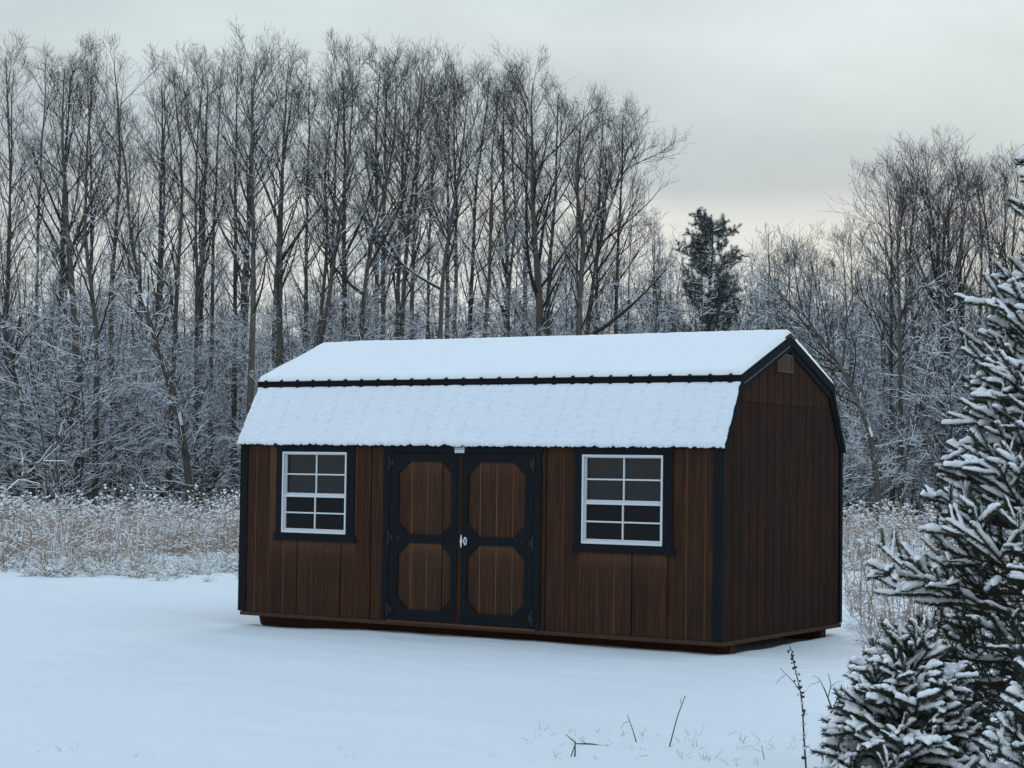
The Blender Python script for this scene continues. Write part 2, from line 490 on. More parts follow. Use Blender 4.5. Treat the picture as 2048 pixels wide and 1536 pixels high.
def build_shed():
    sh = thing('storage_shed', (0, 0, 0), 'dark brown wooden barn shed with black trim and snow covered gambrel roof on white lawn', 'shed')
    wins = [(0.6, 1.5), (4.502, 5.433)]
    WZ0, WZ1 = B+0.905, B+1.835
    door = (2.09, 3.922, B+0.0, B+1.832)
    # ---- front wall of grooved boards, openings left free
    pl = Planks()
    rng = np.random.default_rng(3)
    sp, gv = 0.2032, 0.0065
    holes = [(a, b, WZ0, WZ1) for a, b in wins] + [door]
    nb = int(LX/sp)+1
    gw = rng.uniform(0.0, 1.0, 40)**1.3; dk = rng.random(40) < 0.45; gt = np.where(dk, rng.uniform(0.05, 0.25, 40), rng.uniform(1.0, 1.5, 40)); gw = np.where(dk, 0.0, rng.uniform(0.35, 0.9, 40))
    for i in range(nb):
        xa, xb = i*sp, min((i+1)*sp, LX)
        tone = rng.uniform(0.82, 1.0)
        xs = sorted({xa+gv, xb-gv, *[e for h in holes for e in h[:2] if xa+gv < e < xb-gv]})
        for a, b in zip(xs, xs[1:]):
            mid = (a+b)/2
            zs = [(B, B+1.9)]
            for h in holes:
                if h[0] < mid < h[1]:
                    zs = [q for q in ((B, h[2]), (h[3], B+1.9)) if q[1]-q[0] > 0.01]
            for z0, z1 in zs:
                under = any(h[0]-0.12 < mid < h[1]+0.12 for h in holes[:2]) and z0 < B+0.5
                for c0, c1 in split_z(z0, z1, [B+0.5, B+0.68, B+0.76] if under else []):
                    def wf(q, under=under):
                        if not under: return 0.04
                        return float(np.interp(q, [B+0.5, B+0.68, B+0.76, B+0.83], [0.04, 0.15, 0.38, 0.75]))
                    pl.board([(a, c0), (b, c0), (b, c1), (a, c1)], 1, 0.0, 0.0045, wf, tone)
        # the groove's floor
    for h0, h1, z0, z1 in [(0, 0.6, B, B+1.9), (1.5, 2.09, B, B+1.9), (3.922, 4.502, B, B+1.9), (5.433, LX, B, B+1.9),
                           (0.6, 1.5, B, WZ0), (0.6, 1.5, WZ1, B+1.9), (4.502, 5.433, B, WZ0), (4.502, 5.433, WZ1, B+1.9), (2.09, 3.922, B+1.832, B+1.9)]:
        cuts = [h0]+[c for c in (np.arange(nb)+0.5)*sp if h0+0.01 < c < h1-0.01]+[h1]
        for a, b in zip(cuts, cuts[1:]):
            pl.board([(a, z0), (b, z0), (b, z1), (a, z1)], 1, 0.0047, 0.05, lambda q: gw[int((a+b)/2/sp+0.5)], gt[int((a+b)/2/sp+0.5)])
    pl.build_wall('wall', sh)
    # ---- back wall and the two gable ends
    pl = Planks()
    for i in range(nb):
        xa, xb = i*sp, min((i+1)*sp, LX)
        pl.board([(xa+gv, B), (xb-gv, B), (xb-gv, B+1.9), (xa+gv, B+1.9)], 1, WY-0.012, WY, lambda q: 0.03, rng.uniform(0.8, 1.2))
    pl.board([(0, B), (LX, B), (LX, B+1.9), (0, B+1.9)], 1, WY-0.05, WY-0.0123, lambda q: 0.2, 0.8)
    pl.build_wall('wall', sh)
    for xo, sgn in ((LX, -1), (0.0, 1)):
        pl = Planks()
        ys = np.arange(0, WY, sp)
        seam = B+2.38
        vy = (1.255, 1.648, B+2.725, B+2.915)
        for y0 in ys:
            a, b = max(y0+gv, 0.052), min(y0+sp-gv, WY-0.052)
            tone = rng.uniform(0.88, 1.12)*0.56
            brk = [q for q in (KNEE[0], RIDGE[0], WY-KNEE[0]) if a < q < b]
            yy = [a]+brk+[b]
            tops = [(q, B+top_at(q)-0.03) for q in reversed(yy)]
            if min(t[1] for t in tops) > seam+0.02:
                pl.board([(a, B), (b, B), (b, seam-0.004), (a, seam-0.004)], 0, xo, xo+sgn*0.005, lambda q: 0.02, tone)
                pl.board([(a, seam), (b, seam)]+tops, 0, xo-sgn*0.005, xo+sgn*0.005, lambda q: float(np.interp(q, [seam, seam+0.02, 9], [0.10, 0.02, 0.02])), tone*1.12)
            else:
                pl.board([(a, B), (b, B)]+tops, 0, xo, xo+sgn*0.005, lambda q: 0.02, tone)
        pl.board([(0.0, B), (0.0515, B), (0.0515, B+1.9), (0.0, B+1.9)], 0, xo+(0.0003 if sgn < 0 else -0.0003), xo-sgn*0.003, lambda q: 0.0, 0.5)
        back = [(0.052, B), (WY-0.052, B)] + [(q, B+top_at(q)-0.03) for q in (WY-0.052, WY-KNEE[0], RIDGE[0], KNEE[0], 0.052)]
        pl.board(back, 0, xo+sgn*0.0053, xo+sgn*0.05, lambda q: 0.1, 0.5)
        pl.build_wall('wall', sh)
    # ---- corner boards
    for x0, x1, y0, y1 in ((-0.018, 0.085, -0.018, -0.0005), (LX-0.105, LX+0.004, -0.02, -0.0005),
                           (-0.018, -0.0005, 0.0, 0.10), (LX+0.0065, LX+0.02, WY-0.05, WY+0.012)):
        g = G(); g.box(x0, x1, y0, y1, B+0.004, B+1.93)
        g.build('corner_trim', TRIM, sh)
    # ---- floor edge and skids
    g = G()
    g.box(0.01, LX+0.010, -0.012, 0.055, B-0.045, B-0.003)
    g.box(0.01, LX+0.010, WY-0.05, WY+0.008, B-0.045, B-0.003)
    g.box(LX-0.05, LX+0.010, 0.056, WY-0.052, B-0.045, B-0.003)
    g.box(0.01, 0.06, 0.056, WY-0.052, B-0.045, B-0.003)
    g.build('floor_rim', RIM_WOOD, sh)
    g = G(); g.box(0.061, LX-0.051, 0.056, WY-0.051, B-0.03, B-0.005); g.build('floor', INTERIOR, sh)
    for y0, xe in ((0.28, 0.05), (1.05, 0.9), (1.9, 0.9), (2.62, 0.05)):
        g = G(); z0, z1 = -0.06, B-0.048
        g.prism([(0.03+xe, z0+0.04), (0.09+xe, z0), (LX-0.05-xe, z0), (LX-xe, z0+0.05), (LX-xe, z1), (xe, z1)], 1, y0, y0+0.14)
        g.build('skid', SKID_WOOD, sh, fixnormals=True)
    # ---- windows
    for (a, b) in wins:
        g = G()
        g.box(a-0.088, a-0.001, -0.022, -0.0005, WZ0+0.011, WZ1-0.006)
        g.box(b+0.001, b+0.105, -0.022, -0.0005, WZ0+0.011, WZ1-0.006)
        g.prism([(a-0.085, WZ1-0.005), (b+0.10, WZ1-0.005), (b+0.118, WZ1+0.075), (a-0.112, WZ1+0.075)], 1, -0.026, -0.0005)
        g.prism([(a-0.118, B+0.827), (b+0.135, B+0.827), (b+0.118, WZ0+0.01), (a-0.100, WZ0+0.01)], 1, -0.026, -0.0005)
        wn = g.build('window', TRIM, sh, fixnormals=True)
        f = G(); t = 0.020
        y0, y1 = -0.030, 0.075
        f.box(a+0.001, a+t, y0, y1, WZ0+0.012, WZ1-0.007); f.box(b-t, b-0.001, y0, y1, WZ0+0.012, WZ1-0.007)
        f.box(a+t, b-t, y0, y1, WZ0+0.012, WZ0+0.038); f.box(a+t, b-t, y0, y1, WZ1-0.026, WZ1-0.007)
        f.build('frame', VINYL, wn)
        zm = B+1.355; xm = (a+b)/2
        for nm, z0, z1, yo, tt in (('sash', WZ0+0.038, zm-0.012, -0.004, 0.017), ('sash', zm-0.012, WZ1-0.026, 0.012, 0.012)):
            s_ = G()
            xa, xb = a+t, b-t
            s_.box(xa, xa+tt, yo, yo+0.03, z0, z1); s_.box(xb-tt, xb, yo, yo+0.03, z0, z1)
            s_.box(xa+tt, xb-tt, yo, yo+0.03, z0, z0+0.022); s_.box(xa+tt, xb-tt, yo, yo+0.03, z1-(0.024 if z1 < zm+0.1 else tt), z1)
            zc = (z0+z1)/2
            s_.box(xm-0.008, xm+0.008, yo+0.004, yo+0.018, z0+0.022, z1-0.012)
            s_.box(xa+tt, xm-0.008, yo+0.004, yo+0.018, zc-0.008, zc+0.008); s_.box(xm+0.008, xb-tt, yo+0.004, yo+0.018, zc-0.008, zc+0.008)
            s_.build(nm, VINYL, wn)
            p_ = G(); p_.box(xa+tt-0.003, xb-tt+0.003, yo+0.019, yo+0.023, z0+0.02, z1-0.012)
            p_.build('pane', GLASSM if z1 > zm+0.1 else SCREEN, wn)
    # ---- double door: head and side casings, two leaves, a brown strip where they meet
    g = G()
    g.box(2.003, 2.087, -0.024, -0.0005, B+0.012, B+1.834); g.box(3.925, 4.010, -0.024, -0.0005, B+0.004, B+1.834)
    g.prism([(2.003, B+1.8345), (4.010, B+1.8345), (4.045, B+1.925), (1.982, B+1.925)], 1, -0.026, -0.0005)
    g.build('door_casing', TRIM, sh, fixnormals=True)
    for k, (xa, xb, oa, ob) in enumerate(((2.093, 2.972, 2.200, 2.897), (3.026, 3.919, 3.103, 3.818))):
        z0, z1 = B+0.012, B+1.829
        pl = Planks()
        off = xa + (0.07 if k == 0 else 0.02)
        bx = [xa]+[off+sp*i for i in range(6) if xa+0.03 < off+sp*i < xb-0.03]+[xb]
        for p0, p1 in zip(bx, bx[1:]):
            tone = rng.uniform(0.92, 1.12)
            for c0, c1 in split_z(z0, z1, [B+0.3, B+0.55, B+0.72, B+0.80, B+0.86, B+0.95, B+1.45, B+1.6, B+1.75]):
                wf = lambda q: float(np.interp(q, [B, B+0.3, B+0.55, B+0.72, B+0.80, B+0.86, B+0.95, B+1.45, B+1.6, B+1.75],
                                               [0.06, 0.05, 0.06, 0.14, 0.35, 0.8, 0.05, 0.04, 0.12, 0.4]))
                pl.board([(p0+gv, c0), (p1-gv, c0), (p1-gv, c1), (p0+gv, c1)], 1, 0.002, 0.0065, wf, tone)
        cb = [xa]+[(p+q)/2 for p, q in zip(bx[:-1], bx[1:])]+[xb]
        for p0, p1 in zip(cb, cb[1:]):
            wq, tq = (rng.uniform(0.5, 1.0), 1.5) if rng.random() < 0.6 else (0.1, 0.2)
            pl.board([(p0, z0), (p1, z0), (p1, z1), (p0, z1)], 1, 0.0067, 0.045, lambda q: wq, tq)
        lf = pl.build_wall('door', sh)
        g = G(); y0, y1 = -0.020, 0.0015
        g.box(xa, oa, y0, y1, z0, z1); g.box(ob, xb, y0, y1, z0, z1)
        oc = [(B+0.130, B+0.853), (B+0.943, B+1.737)]
        g.box(oa, ob, y0, y1, z0, oc[0][0]); g.box(oa, ob, y0, y1, oc[0][1], oc[1][0]); g.box(oa, ob, y0, y1, oc[1][1], z1)
        dx, dz = 0.146, 0.132
        for (c, d) in oc:
            for tri in ([(oa, c), (oa+dx, c), (oa, c+dz)], [(ob, c), (ob, c+dz), (ob-dx, c)],
                        [(oa, d), (oa, d-dz), (oa+dx, d)], [(ob, d), (ob-dx, d), (ob, d-dz)]):
                g.prism(tri, 1, y0, y1)
        g.build('door_trim', TRIM, lf, fixnormals=True)
        xh = xa-0.006 if k == 0 else xb+0.006
        for zh in (B+0.12, B+0.90, B+1.72):
            g = G(); sg = 1 if k == 0 else -1
            g.box(xh-0.010, xh+0.010, -0.036, -0.0245, zh-0.08, zh+0.08)
            g.box(min(xh+sg*0.006, xh+sg*0.05), max(xh+sg*0.006, xh+sg*0.05), -0.0265, -0.0203, zh-0.035, zh+0.035)
            a_ = np.linspace(0, 2*np.pi, 9)[:-1]
            g.build('hinge', BLACK, lf, fixnormals=True)
            if abs(zh-(B+0.9)) < 0.01:
                g = G(); g.prism([(xh+sg*0.13+0.016*math.cos(q), zh+0.016*math.sin(q)) for q in a_], 1, -0.027, -0.0203)
                g.build('bolt', BLACK, lf, fixnormals=True)
    pl = Planks()
    pl.board([(2.976, B+0.012), (3.022, B+0.012), (3.022, B+1.83), (2.976, B+1.83)], 1, -0.014, 0.01, lambda q: 0.05, 0.75)
    pl.build_wall('meeting_strip', sh)
    # T handle on an oval plate
    g = G()
    a_ = np.linspace(0, 2*np.pi, 25)[:-1]
    zc, xc = B+0.893, 3.082
    n_ = len(a_)
    ro, ri = np.array([0.021, 0.044]), np.array([0.011, 0.024])
    ringv = [(xc+r_[0]*math.cos(q), y_, zc+r_[1]*math.sin(q)) for y_, r_ in ((-0.020, ro), (-0.030, ro), (-0.030, ri), (-0.020, ri)) for q in a_]
    g.add(ringv, [(r_*n_+i, r_*n_+(i+1) % n_, ((r_+1) % 4)*n_+(i+1) % n_, ((r_+1) % 4)*n_+i) for r_ in range(4) for i in range(n_)])
    zz = np.linspace(-0.068, 0.068, 9)
    hp = np.stack([np.full(9, xc-0.030), np.full(9, -0.058), zc+zz], -1)[None]
    hr = (0.007+0.006*np.exp(-(zz/0.03)**2))[None]; hr[0, 0] = hr[0, -1] = 0.004
    tubes(g, hp, hr, 10, cap=True)
    tubes(g, np.array([[[xc-0.012, -0.018, zc], [xc-0.030, -0.056, zc]]]), np.array([[0.008, 0.008]]), 8)
    g.build('handle', CHROME, sh, smooth=True, fixnormals=True)
    # worn sill boards under the leaves
    pl = Planks()
    pl.board([(2.06, B-0.028), (3.00, B-0.028), (3.00, B+0.008), (2.06, B+0.008)], 1, -0.020, -0.0125, lambda q: 0.9 if q > B-0.01 else 0.15, 0.85)
    pl.board([(3.003, B-0.03), (3.96, B-0.03), (3.96, B+0.006), (3.003, B+0.006)], 1, -0.022, -0.0125, lambda q: 1.0 if q > B-0.01 else 0.15, 0.9)
    pl.build_wall('threshold', sh)
    # ---- maker's plate over the door
    g = G(); z0, z1, xa, xb = B+1.832, B+1.911, 2.936, 3.058
    g.box(xa, xb, -0.032, -0.0265, (z0+z1)/2+0.0002, z1, 0); g.box(xa, xb, -0.032, -0.0265, z0, (z0+z1)/2-0.0002, 1)
    for (u0, u1, v0, v1) in ((0.09, 0.15, 0.56, 0.88), (0.27, 0.92, 0.66, 0.76), (0.37, 0.92, 0.82, 0.86), (0.08, 0.93, 0.48, 0.53)):
        g.box(xa+(xb-xa)*u0, xa+(xb-xa)*u1, -0.0335, -0.0322, z0+(z1-z0)*v0, z0+(z1-z0)*v1, 2)
    g.build('sign', [CREAM, SIGN_GREY, SIGN_INK], sh)
    # ---- gable vent: three columns of slats
    vt = G(); y0, y1, z0, z1 = 1.255, 1.648, B+2.722, B+2.915
    xo = LX+0.006
    vt.box(xo, xo+0.014, y0, y0+0.022, z0, z1); vt.box(xo, xo+0.014, y1-0.022, y1, z0, z1)
    vt.box(xo, xo+0.014, y0+0.022, y1-0.022, z1-0.018, z1); vt.box(xo, xo+0.014, y0+0.022, y1-0.022, z0, z0+0.012)
    cols = np.linspace(y0+0.022, y1-0.022, 4)
    for c in cols[1:-1]:
        vt.box(xo, xo+0.012, c-0.010, c+0.010, z0+0.012, z1-0.018)
    vt.box(xo-0.0007, xo+0.001, y0+0.022, y1-0.022, z0+0.012, z1-0.018, 1)
    for c0, c1 in zip(cols, cols[1:]):
        for i in range(8):
            zz_ = z0+0.016+(z1-z0-0.036)*i/8
            vt.prism([(xo+0.003, zz_+0.011), (xo+0.012, zz_), (xo+0.013, zz_+0.004), (xo+0.004, zz_+0.014)], 1, c0+0.0101, c1-0.0101)
    vt.build('vent', [VENT, BLACK], sh, fixnormals=True)
    # ---- roof: ribbed metal panels, upper and lower slopes on both sides
    X0, X1 = -0.045, LX+0.040
    ribs = np.arange(X0+0.12, X1-0.05, 0.2286)
    def slope(p, q, t):
        """panel from p (low) to q (high), both (y,z); thickness t below"""
        d = np.array(q)-np.array(p); d = d/np.linalg.norm(d)
        n = np.array([-d[1], d[0]])
        if n[1] < 0: n = -n
        return d, n
    def panel(g, p, q, mirror, rh=0.013):
        d, n = slope(p, q, 0)
        P_, Q_ = np.array(p), np.array(q)
        quad = [P_, Q_, Q_-n*0.015, P_-n*0.015]
        f = (lambda a: (WY-a[0], B+a[1])) if mirror else (lambda a: (a[0], B+a[1]))
        g.prism([f(a) for a in quad], 0, X0, X1)
        for r in ribs:
            lo, hi = P_+d*(0.012 if rh < 0.01 else -0.004), Q_
            g.prism([f(a) for a in (lo+n*0.0005, hi+n*0.0005, hi+n*rh, lo+n*rh)], 0, r-0.011, r+0.011)
    KU, KL = (0.292, 2.640), (0.330, 2.597)
    rf = G()
    for mir in (False, True):
        panel(rf, KU, (1.5245, 3.118), mir)
        panel(rf, (EAVE[0]+0.018, EAVE[1]+0.034), KL, mir, 0.007)
        f = (lambda y: WY-y) if mir else (lambda y: y)
        # flashing where the two slopes meet, and the eave strip
        rf.prism([(f(0.318), B+2.592), (f(0.332), B+2.588), (f(0.332), B+2.640), (f(0.318), B+2.634)], 0, X0, X1)
        rf.prism([(f(-0.047), B+1.914), (f(-0.035), B+1.914), (f(-0.035), B+1.938), (f(-0.047), B+1.924)], 0, X0, X1)
        # soffit closing the eave
        rf.prism([(f(-0.0345), B+1.903), (f(0.006), B+1.912), (f(0.006), B+1.925), (f(-0.0345), B+1.918)], 0, 0.0, LX)
    roof = rf.build('roof', METAL, sh, fixnormals=True)
    # rake boards on both gables: an outer board under the panels and a wider one against the wall
    for xo, sg in ((LX, 1), (0.0, -1)):
        for (xa, xb, wd, drop) in ((0.026, 0.044, 0.078, 0.017), (0.0065, 0.0255, 0.132, 0.017)):
            g = G()
            for mir in (False, True):
                f = (lambda a: (WY-a[0], B+a[1])) if mir else (lambda a: (a[0], B+a[1]))
                e, k_, r_ = np.array((EAVE[0]+0.006, EAVE[1]+0.005)), np.array((KNEE[0]-0.02, KNEE[1]-0.02)), np.array((1.5245, 3.118))
                d1, n1 = slope(e, k_, 0); d2, n2 = slope(k_, r_, 0)
                w2 = wd*0.8
                a0, a1 = e-n1*drop, k_-n1*drop
                lo = [a0, a1, a1-n1*w2+d1*0.02, a0-n1*w2]
                # keep the foot level
                lo[3] = a0 + np.array([w2*0.9, 0.0])
                g.prism([f(a) for a in lo], 0, xo+sg*xa, xo+sg*xb)
                s0 = np.array(KU)-n2*drop if wd < 0.12 else k_-n2*drop
                s1 = r_-np.array([0, drop/n2[1]])
                g.prism([f(a) for a in (s0, s1, s1-np.array([0, wd/n2[1]]), s0-n2*wd)], 0, xo+sg*(xa+0.0012), xo+sg*(xb+0.0012))
            g.build('rake_trim', TRIM, sh, fixnormals=True)
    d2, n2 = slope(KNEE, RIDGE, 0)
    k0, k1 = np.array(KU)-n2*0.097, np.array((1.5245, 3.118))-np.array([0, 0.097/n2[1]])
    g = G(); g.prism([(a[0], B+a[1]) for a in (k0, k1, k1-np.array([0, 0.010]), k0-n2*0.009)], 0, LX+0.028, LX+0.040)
    g.build('lit_edge_channel', mat('lit_edge_grey', (0.16, 0.18, 0.2), 0.5, 0.3)[0], sh, fixnormals=True)  # channel strip on the front slope, its pale grey paints in caught light
    # ridge cap
    g = G()
    g.prism([(1.40, B+3.078), (1.525, B+3.127), (1.65, B+3.078), (1.65, B+3.092), (1.525, B+3.142), (1.40, B+3.092)], 0, X0-0.004, X1+0.004)
    g.build('ridge_cap', METAL, roof, fixnormals=True)
    # ---- snow on the roof
    def snow_sheet(name, prof, thick, rough, dx, edge0, edge1, seed, mtl=ROOF_SNOW):
        """prof: (n,2) points with normals along the slope; snow lies on it with soft edges"""
        prof = np.array(prof)
        seg = np.r_[0, np.cumsum(np.linalg.norm(np.diff(prof, axis=0), axis=1))]
        ns = int(seg[-1]/dx)+1
        s = np.linspace(0, seg[-1], ns)
        py, pz = np.interp(s, seg, prof[:, 0]), np.interp(s, seg, prof[:, 1])
        ker = max(3, int(0.10/dx))
        t_ = np.gradient(np.stack([py, pz], -1), axis=0)
        nn = np.stack([-t_[:, 1], t_[:, 0]], -1)
        kk = np.ones(ker)/ker
        nn = np.stack([np.convolve(np.pad(nn[:, i], ker//2, mode='edge'), kk, 'same')[ker//2:ker//2+ns] for i in (0, 1)], -1)
        nn /= np.linalg.norm(nn, axis=1, keepdims=True)
        xa, xb = X0-0.004, X1+0.002
        nx = int((xb-xa)/dx)+1
        x = np.linspace(xa, xb, nx)
        XX, SS = np.meshgrid(x, s, indexing='ij')
        q = np.stack([XX, SS], -1)
        rib = np.exp(-(((XX-ribs[0]+0.1143) % 0.2286-0.1143)/0.022)**2)
        # where the snow's lower edge runs, metre by metre
        e0 = edge0 + 0.012*rib + rough*2.6*np.clip(fbm(q[:, :1, :]*np.array([24, 0])+seed, 4, seed)-0.38, -0.1, 1)*(1 if rough > 0.006 else 1.4)
        e1 = seg[-1] - edge1 - 0.010*rib - rough*1.0*(fbm(q[:, :1, :]*np.array([22, 0])+seed+9, 3, seed+2)-0.45)
        ds = np.minimum(SS-e0, e1-SS)
        ex = 0.004+0.010*fbm(q*np.array([0, 25])+3, 3, seed+5)*min(1, rough*60)
        dxx = np.minimum(XX-xa-ex, xb-ex-XX)
        dd = np.minimum(ds, dxx)
        soft = np.sqrt(np.clip(dd/0.035, 0, 1))
        soft = np.clip(soft, 0, 1)
        T = thick*soft*(0.9+0.25*(fbm(q*np.array([1.6, 2.5]), 3, seed+1)-0.5)) - soft*0.004*rib*(1 if rough < 0.006 else 2)
        T = T + soft*rough*1.1*(fbm(q*np.array([24, 30]), 3, seed+3)-0.5) - soft*rough*(2.4 if rough > 0.006 else 0.5)*np.clip(0.46-fbm(q*np.array([17, 34]), 2, seed+4), 0, 1)*(0.75+1.1*np.exp(-(((XX-ribs[0]+0.1143+0.03) % 0.2286-0.1143)/0.03)**2))
        T = T + soft*rib*(0.011 if rough > 0.006 else 0.0095)*np.clip(fbm(q*np.array([3, 2.2]), 2, seed+8)*2.2-0.4, 0, 1)
        if rough > 0.006:
            T = T - soft*0.016*np.exp(-(((XX-ribs[0]+0.1143+0.022) % 0.2286-0.1143)/0.011)**2)*np.clip(fbm(q*np.array([4, 16]), 2, seed+6)*4-1.6, 0, 1)
        T = np.where(dd <= 0, -0.012, np.maximum(T, 0.013))
        SE = np.clip(SS, e0, e1); XE = np.clip(XX, xa+ex, xb-ex)
        pe, ze, n0, n1_ = (np.interp(SE, s, q_) for q_ in (py, pz, nn[:, 0], nn[:, 1]))
        V = np.stack([XE, pe+n0*T, B+ze+n1_*T], -1).reshape(-1, 3)
        a = (np.arange(nx-1)[:, None]*ns+np.arange(ns-1)[None]).ravel()
        g = G(); g.add(V, np.stack([a, a+ns, a+ns+1, a+1], -1))
        o = g.build(name, mtl, roof, smooth=True)
        return o
    up = [KU, (0.9, KU[1]+(0.9-KU[0])*(3.118-KU[1])/(1.5245-KU[0])), (1.47, 3.113), (1.525, 3.128), (1.58, 3.113), (WY-KU[0], KU[1])]
    snow_sheet('snow_cover', up, 0.062, 0.003, 0.022, 0.010, 0.010, 11)
    lo = [(EAVE[0]+0.000, EAVE[1]+0.004), KL]
    snow_sheet('snow_cover', lo, 0.036, 0.018, 0.0105, 0.002, 0.026, 21, CRUST)
    snow_sheet('snow_cover', [(WY-a, b) for a, b in reversed(lo)], 0.030, 0.0075, 0.03, 0.028, -0.002, 31)
build_shed()

# ------------------------------------------------------------------ bare trees
def bare_tree(name, path, w0, start, limb, label, group, rng, n1=22, ang=(24, 50), snow_low=0.009, dens=1.0, top_r=0.012, forks=()):
    """a hardwood: path = world points from the foot to the top; trunk and a crown of four orders of branches"""
    path = np.array(path, float)
    foot = path[0].copy(); foot[2] = 0
    H = path[-1, 2]
    seg = np.r_[0, np.cumsum(np.linalg.norm(np.diff(path, axis=0), axis=1))]
    s = np.linspace(0, seg[-1], 30)
    # smooth the polyline
    P = np.stack([np.interp(s, seg, path[:, i]) for i in range(3)], -1)
    for _ in range(4):
        P[1:-1] = (P[:-2]+2*P[1:-1]+P[2:])/4
    wv = np.cumsum(rng.normal(0, 0.022, (30, 3)), 0); wv[:, 2] = 0
    P = P + wv*np.linspace(0, 1, 30)[:, None]
    P[0, 2] = -0.15
    t = np.linspace(0, 1, 30)
    rad = top_r + (w0/2-top_r)*(1-t)**0.85
    rad[0] *= 1.25; rad[1] *= 1.06
    o = thing(name, foot, label, 'tree', group)
    P = P-foot
    g = G()
    tubes(g, P[None], rad[None], 8, np.array([0.004]), thr=0.22, keep=0.35, rng=rng)
    g.build('trunk', [BARK, TWIG_SNOW], o, smooth=False)
    c = G()
    def snow_of(st):
        z = st[:, 2]/H
        pr = np.interp(z, [0.0, 0.4, 0.65, 0.9], [0.97, 0.8, 0.35, 0.06])
        return np.where(rng.random(len(st)) < pr, snow_low*rng.uniform(0.6, 1.3, len(st)), 0)
    st, di, tt, rr, _ = sprout(P[None], rad[None], n1, start, 0.985, ang, rng)
    rel = (tt-start)/(1-start)
    ln = limb*1.08*np.interp(rel, [0, 0.25, 0.7, 1.0], [0.8, 1.1, 0.85, 0.40])*rng.uniform(0.6, 1.2, len(tt))
    r0 = np.minimum(rr*0.48, 0.008+0.012*ln)
    for (ft, fl, fa) in forks:                       # long second leaders
        k = int(np.argmin(abs(tt-ft)))
        ln[k] = fl; r0[k] = rr[k]*0.75
        side = RT0*math.sin(math.radians(fa)) + np.array([0, 0, math.cos(math.radians(fa))])
        di[k] = side
    A, ra = grow(st, di, ln, r0, np.full(len(ln), 0.006), 8, 0.065, 0.42, rng)
    tubes(c, A, ra, 5, snow_of(st)*0.8, keep=0.7, thr=0.5, rng=rng)
    # short dead side shoots lower on the trunk
    st0, di0, t0_, rr0, _ = sprout(P[None], rad[None], 12, 0.12, start, (55, 95), rng)
    l0 = rng.uniform(0.5, 1.7, len(st0))
    A0, ra0 = grow(st0, di0, l0, np.full(len(l0), 0.011), np.full(len(l0), 0.005), 5, 0.16, 0.2, rng)
    tubes(c, A0, ra0, 4, snow_of(st0), rng=rng)
    A = np.concatenate([A, np.stack([np.stack([np.interp(np.linspace(0, 5, 9), np.arange(6), q[:, i]) for i in range(3)], -1) for q in A0])])
    ra = np.concatenate([ra, np.stack([np.interp(np.linspace(0, 5, 9), np.arange(6), q) for q in ra0])])
    ln = np.concatenate([ln, l0])
    n2 = max(3, int(7*dens))
    st, di, tt, rr, pi = sprout(A, ra, n2, 0.22, 1.0, (24, 55), rng)
    l2 = (0.30+0.36*ln[pi])*(1.2-0.75*tt)*rng.uniform(0.55, 1.3, len(tt))
    B_, rb = grow(st, di, l2, np.minimum(rr*0.55, 0.010), np.full(len(l2), 0.0034), 6, 0.085, 0.62, rng)
    tubes(c, B_, rb, 4, snow_of(st), rng=rng)
    n3 = max(3, int(4*dens))
    st, di, tt, rr, pi = sprout(B_, rb, n3, 0.2, 1.0, (25, 60), rng)
    l3 = (0.24+0.42*l2[pi])*(1.1-0.5*tt)*rng.uniform(0.5, 1.3, len(tt))
    C_, rc = grow(st, di, l3, np.minimum(rr*0.7, 0.0052), np.full(len(l3), 0.0028), 4, 0.12, 0.55, rng)
    tubes(c, C_, rc, 4, snow_of(st)*0.8, rng=rng)
    st, di, tt, rr, pi = sprout(C_, rc, 2, 0.3, 1.0, (25, 60), rng)
    l4 = (0.14+0.42*l3[pi])*rng.uniform(0.5, 1.3, len(tt))
    D_, rd = grow(st, di, l4, np.full(len(l4), 0.0034), np.full(len(l4), 0.0024), 2, 0.12, 0.45, rng)
    tubes(c, D_, rd, 4, snow_of(st)*0.7, rng=rng)
    c.build('crown', [TWIG, TWIG_SNOW], o)
    return o

GT = 'tall bare trees along the edge of the wood'
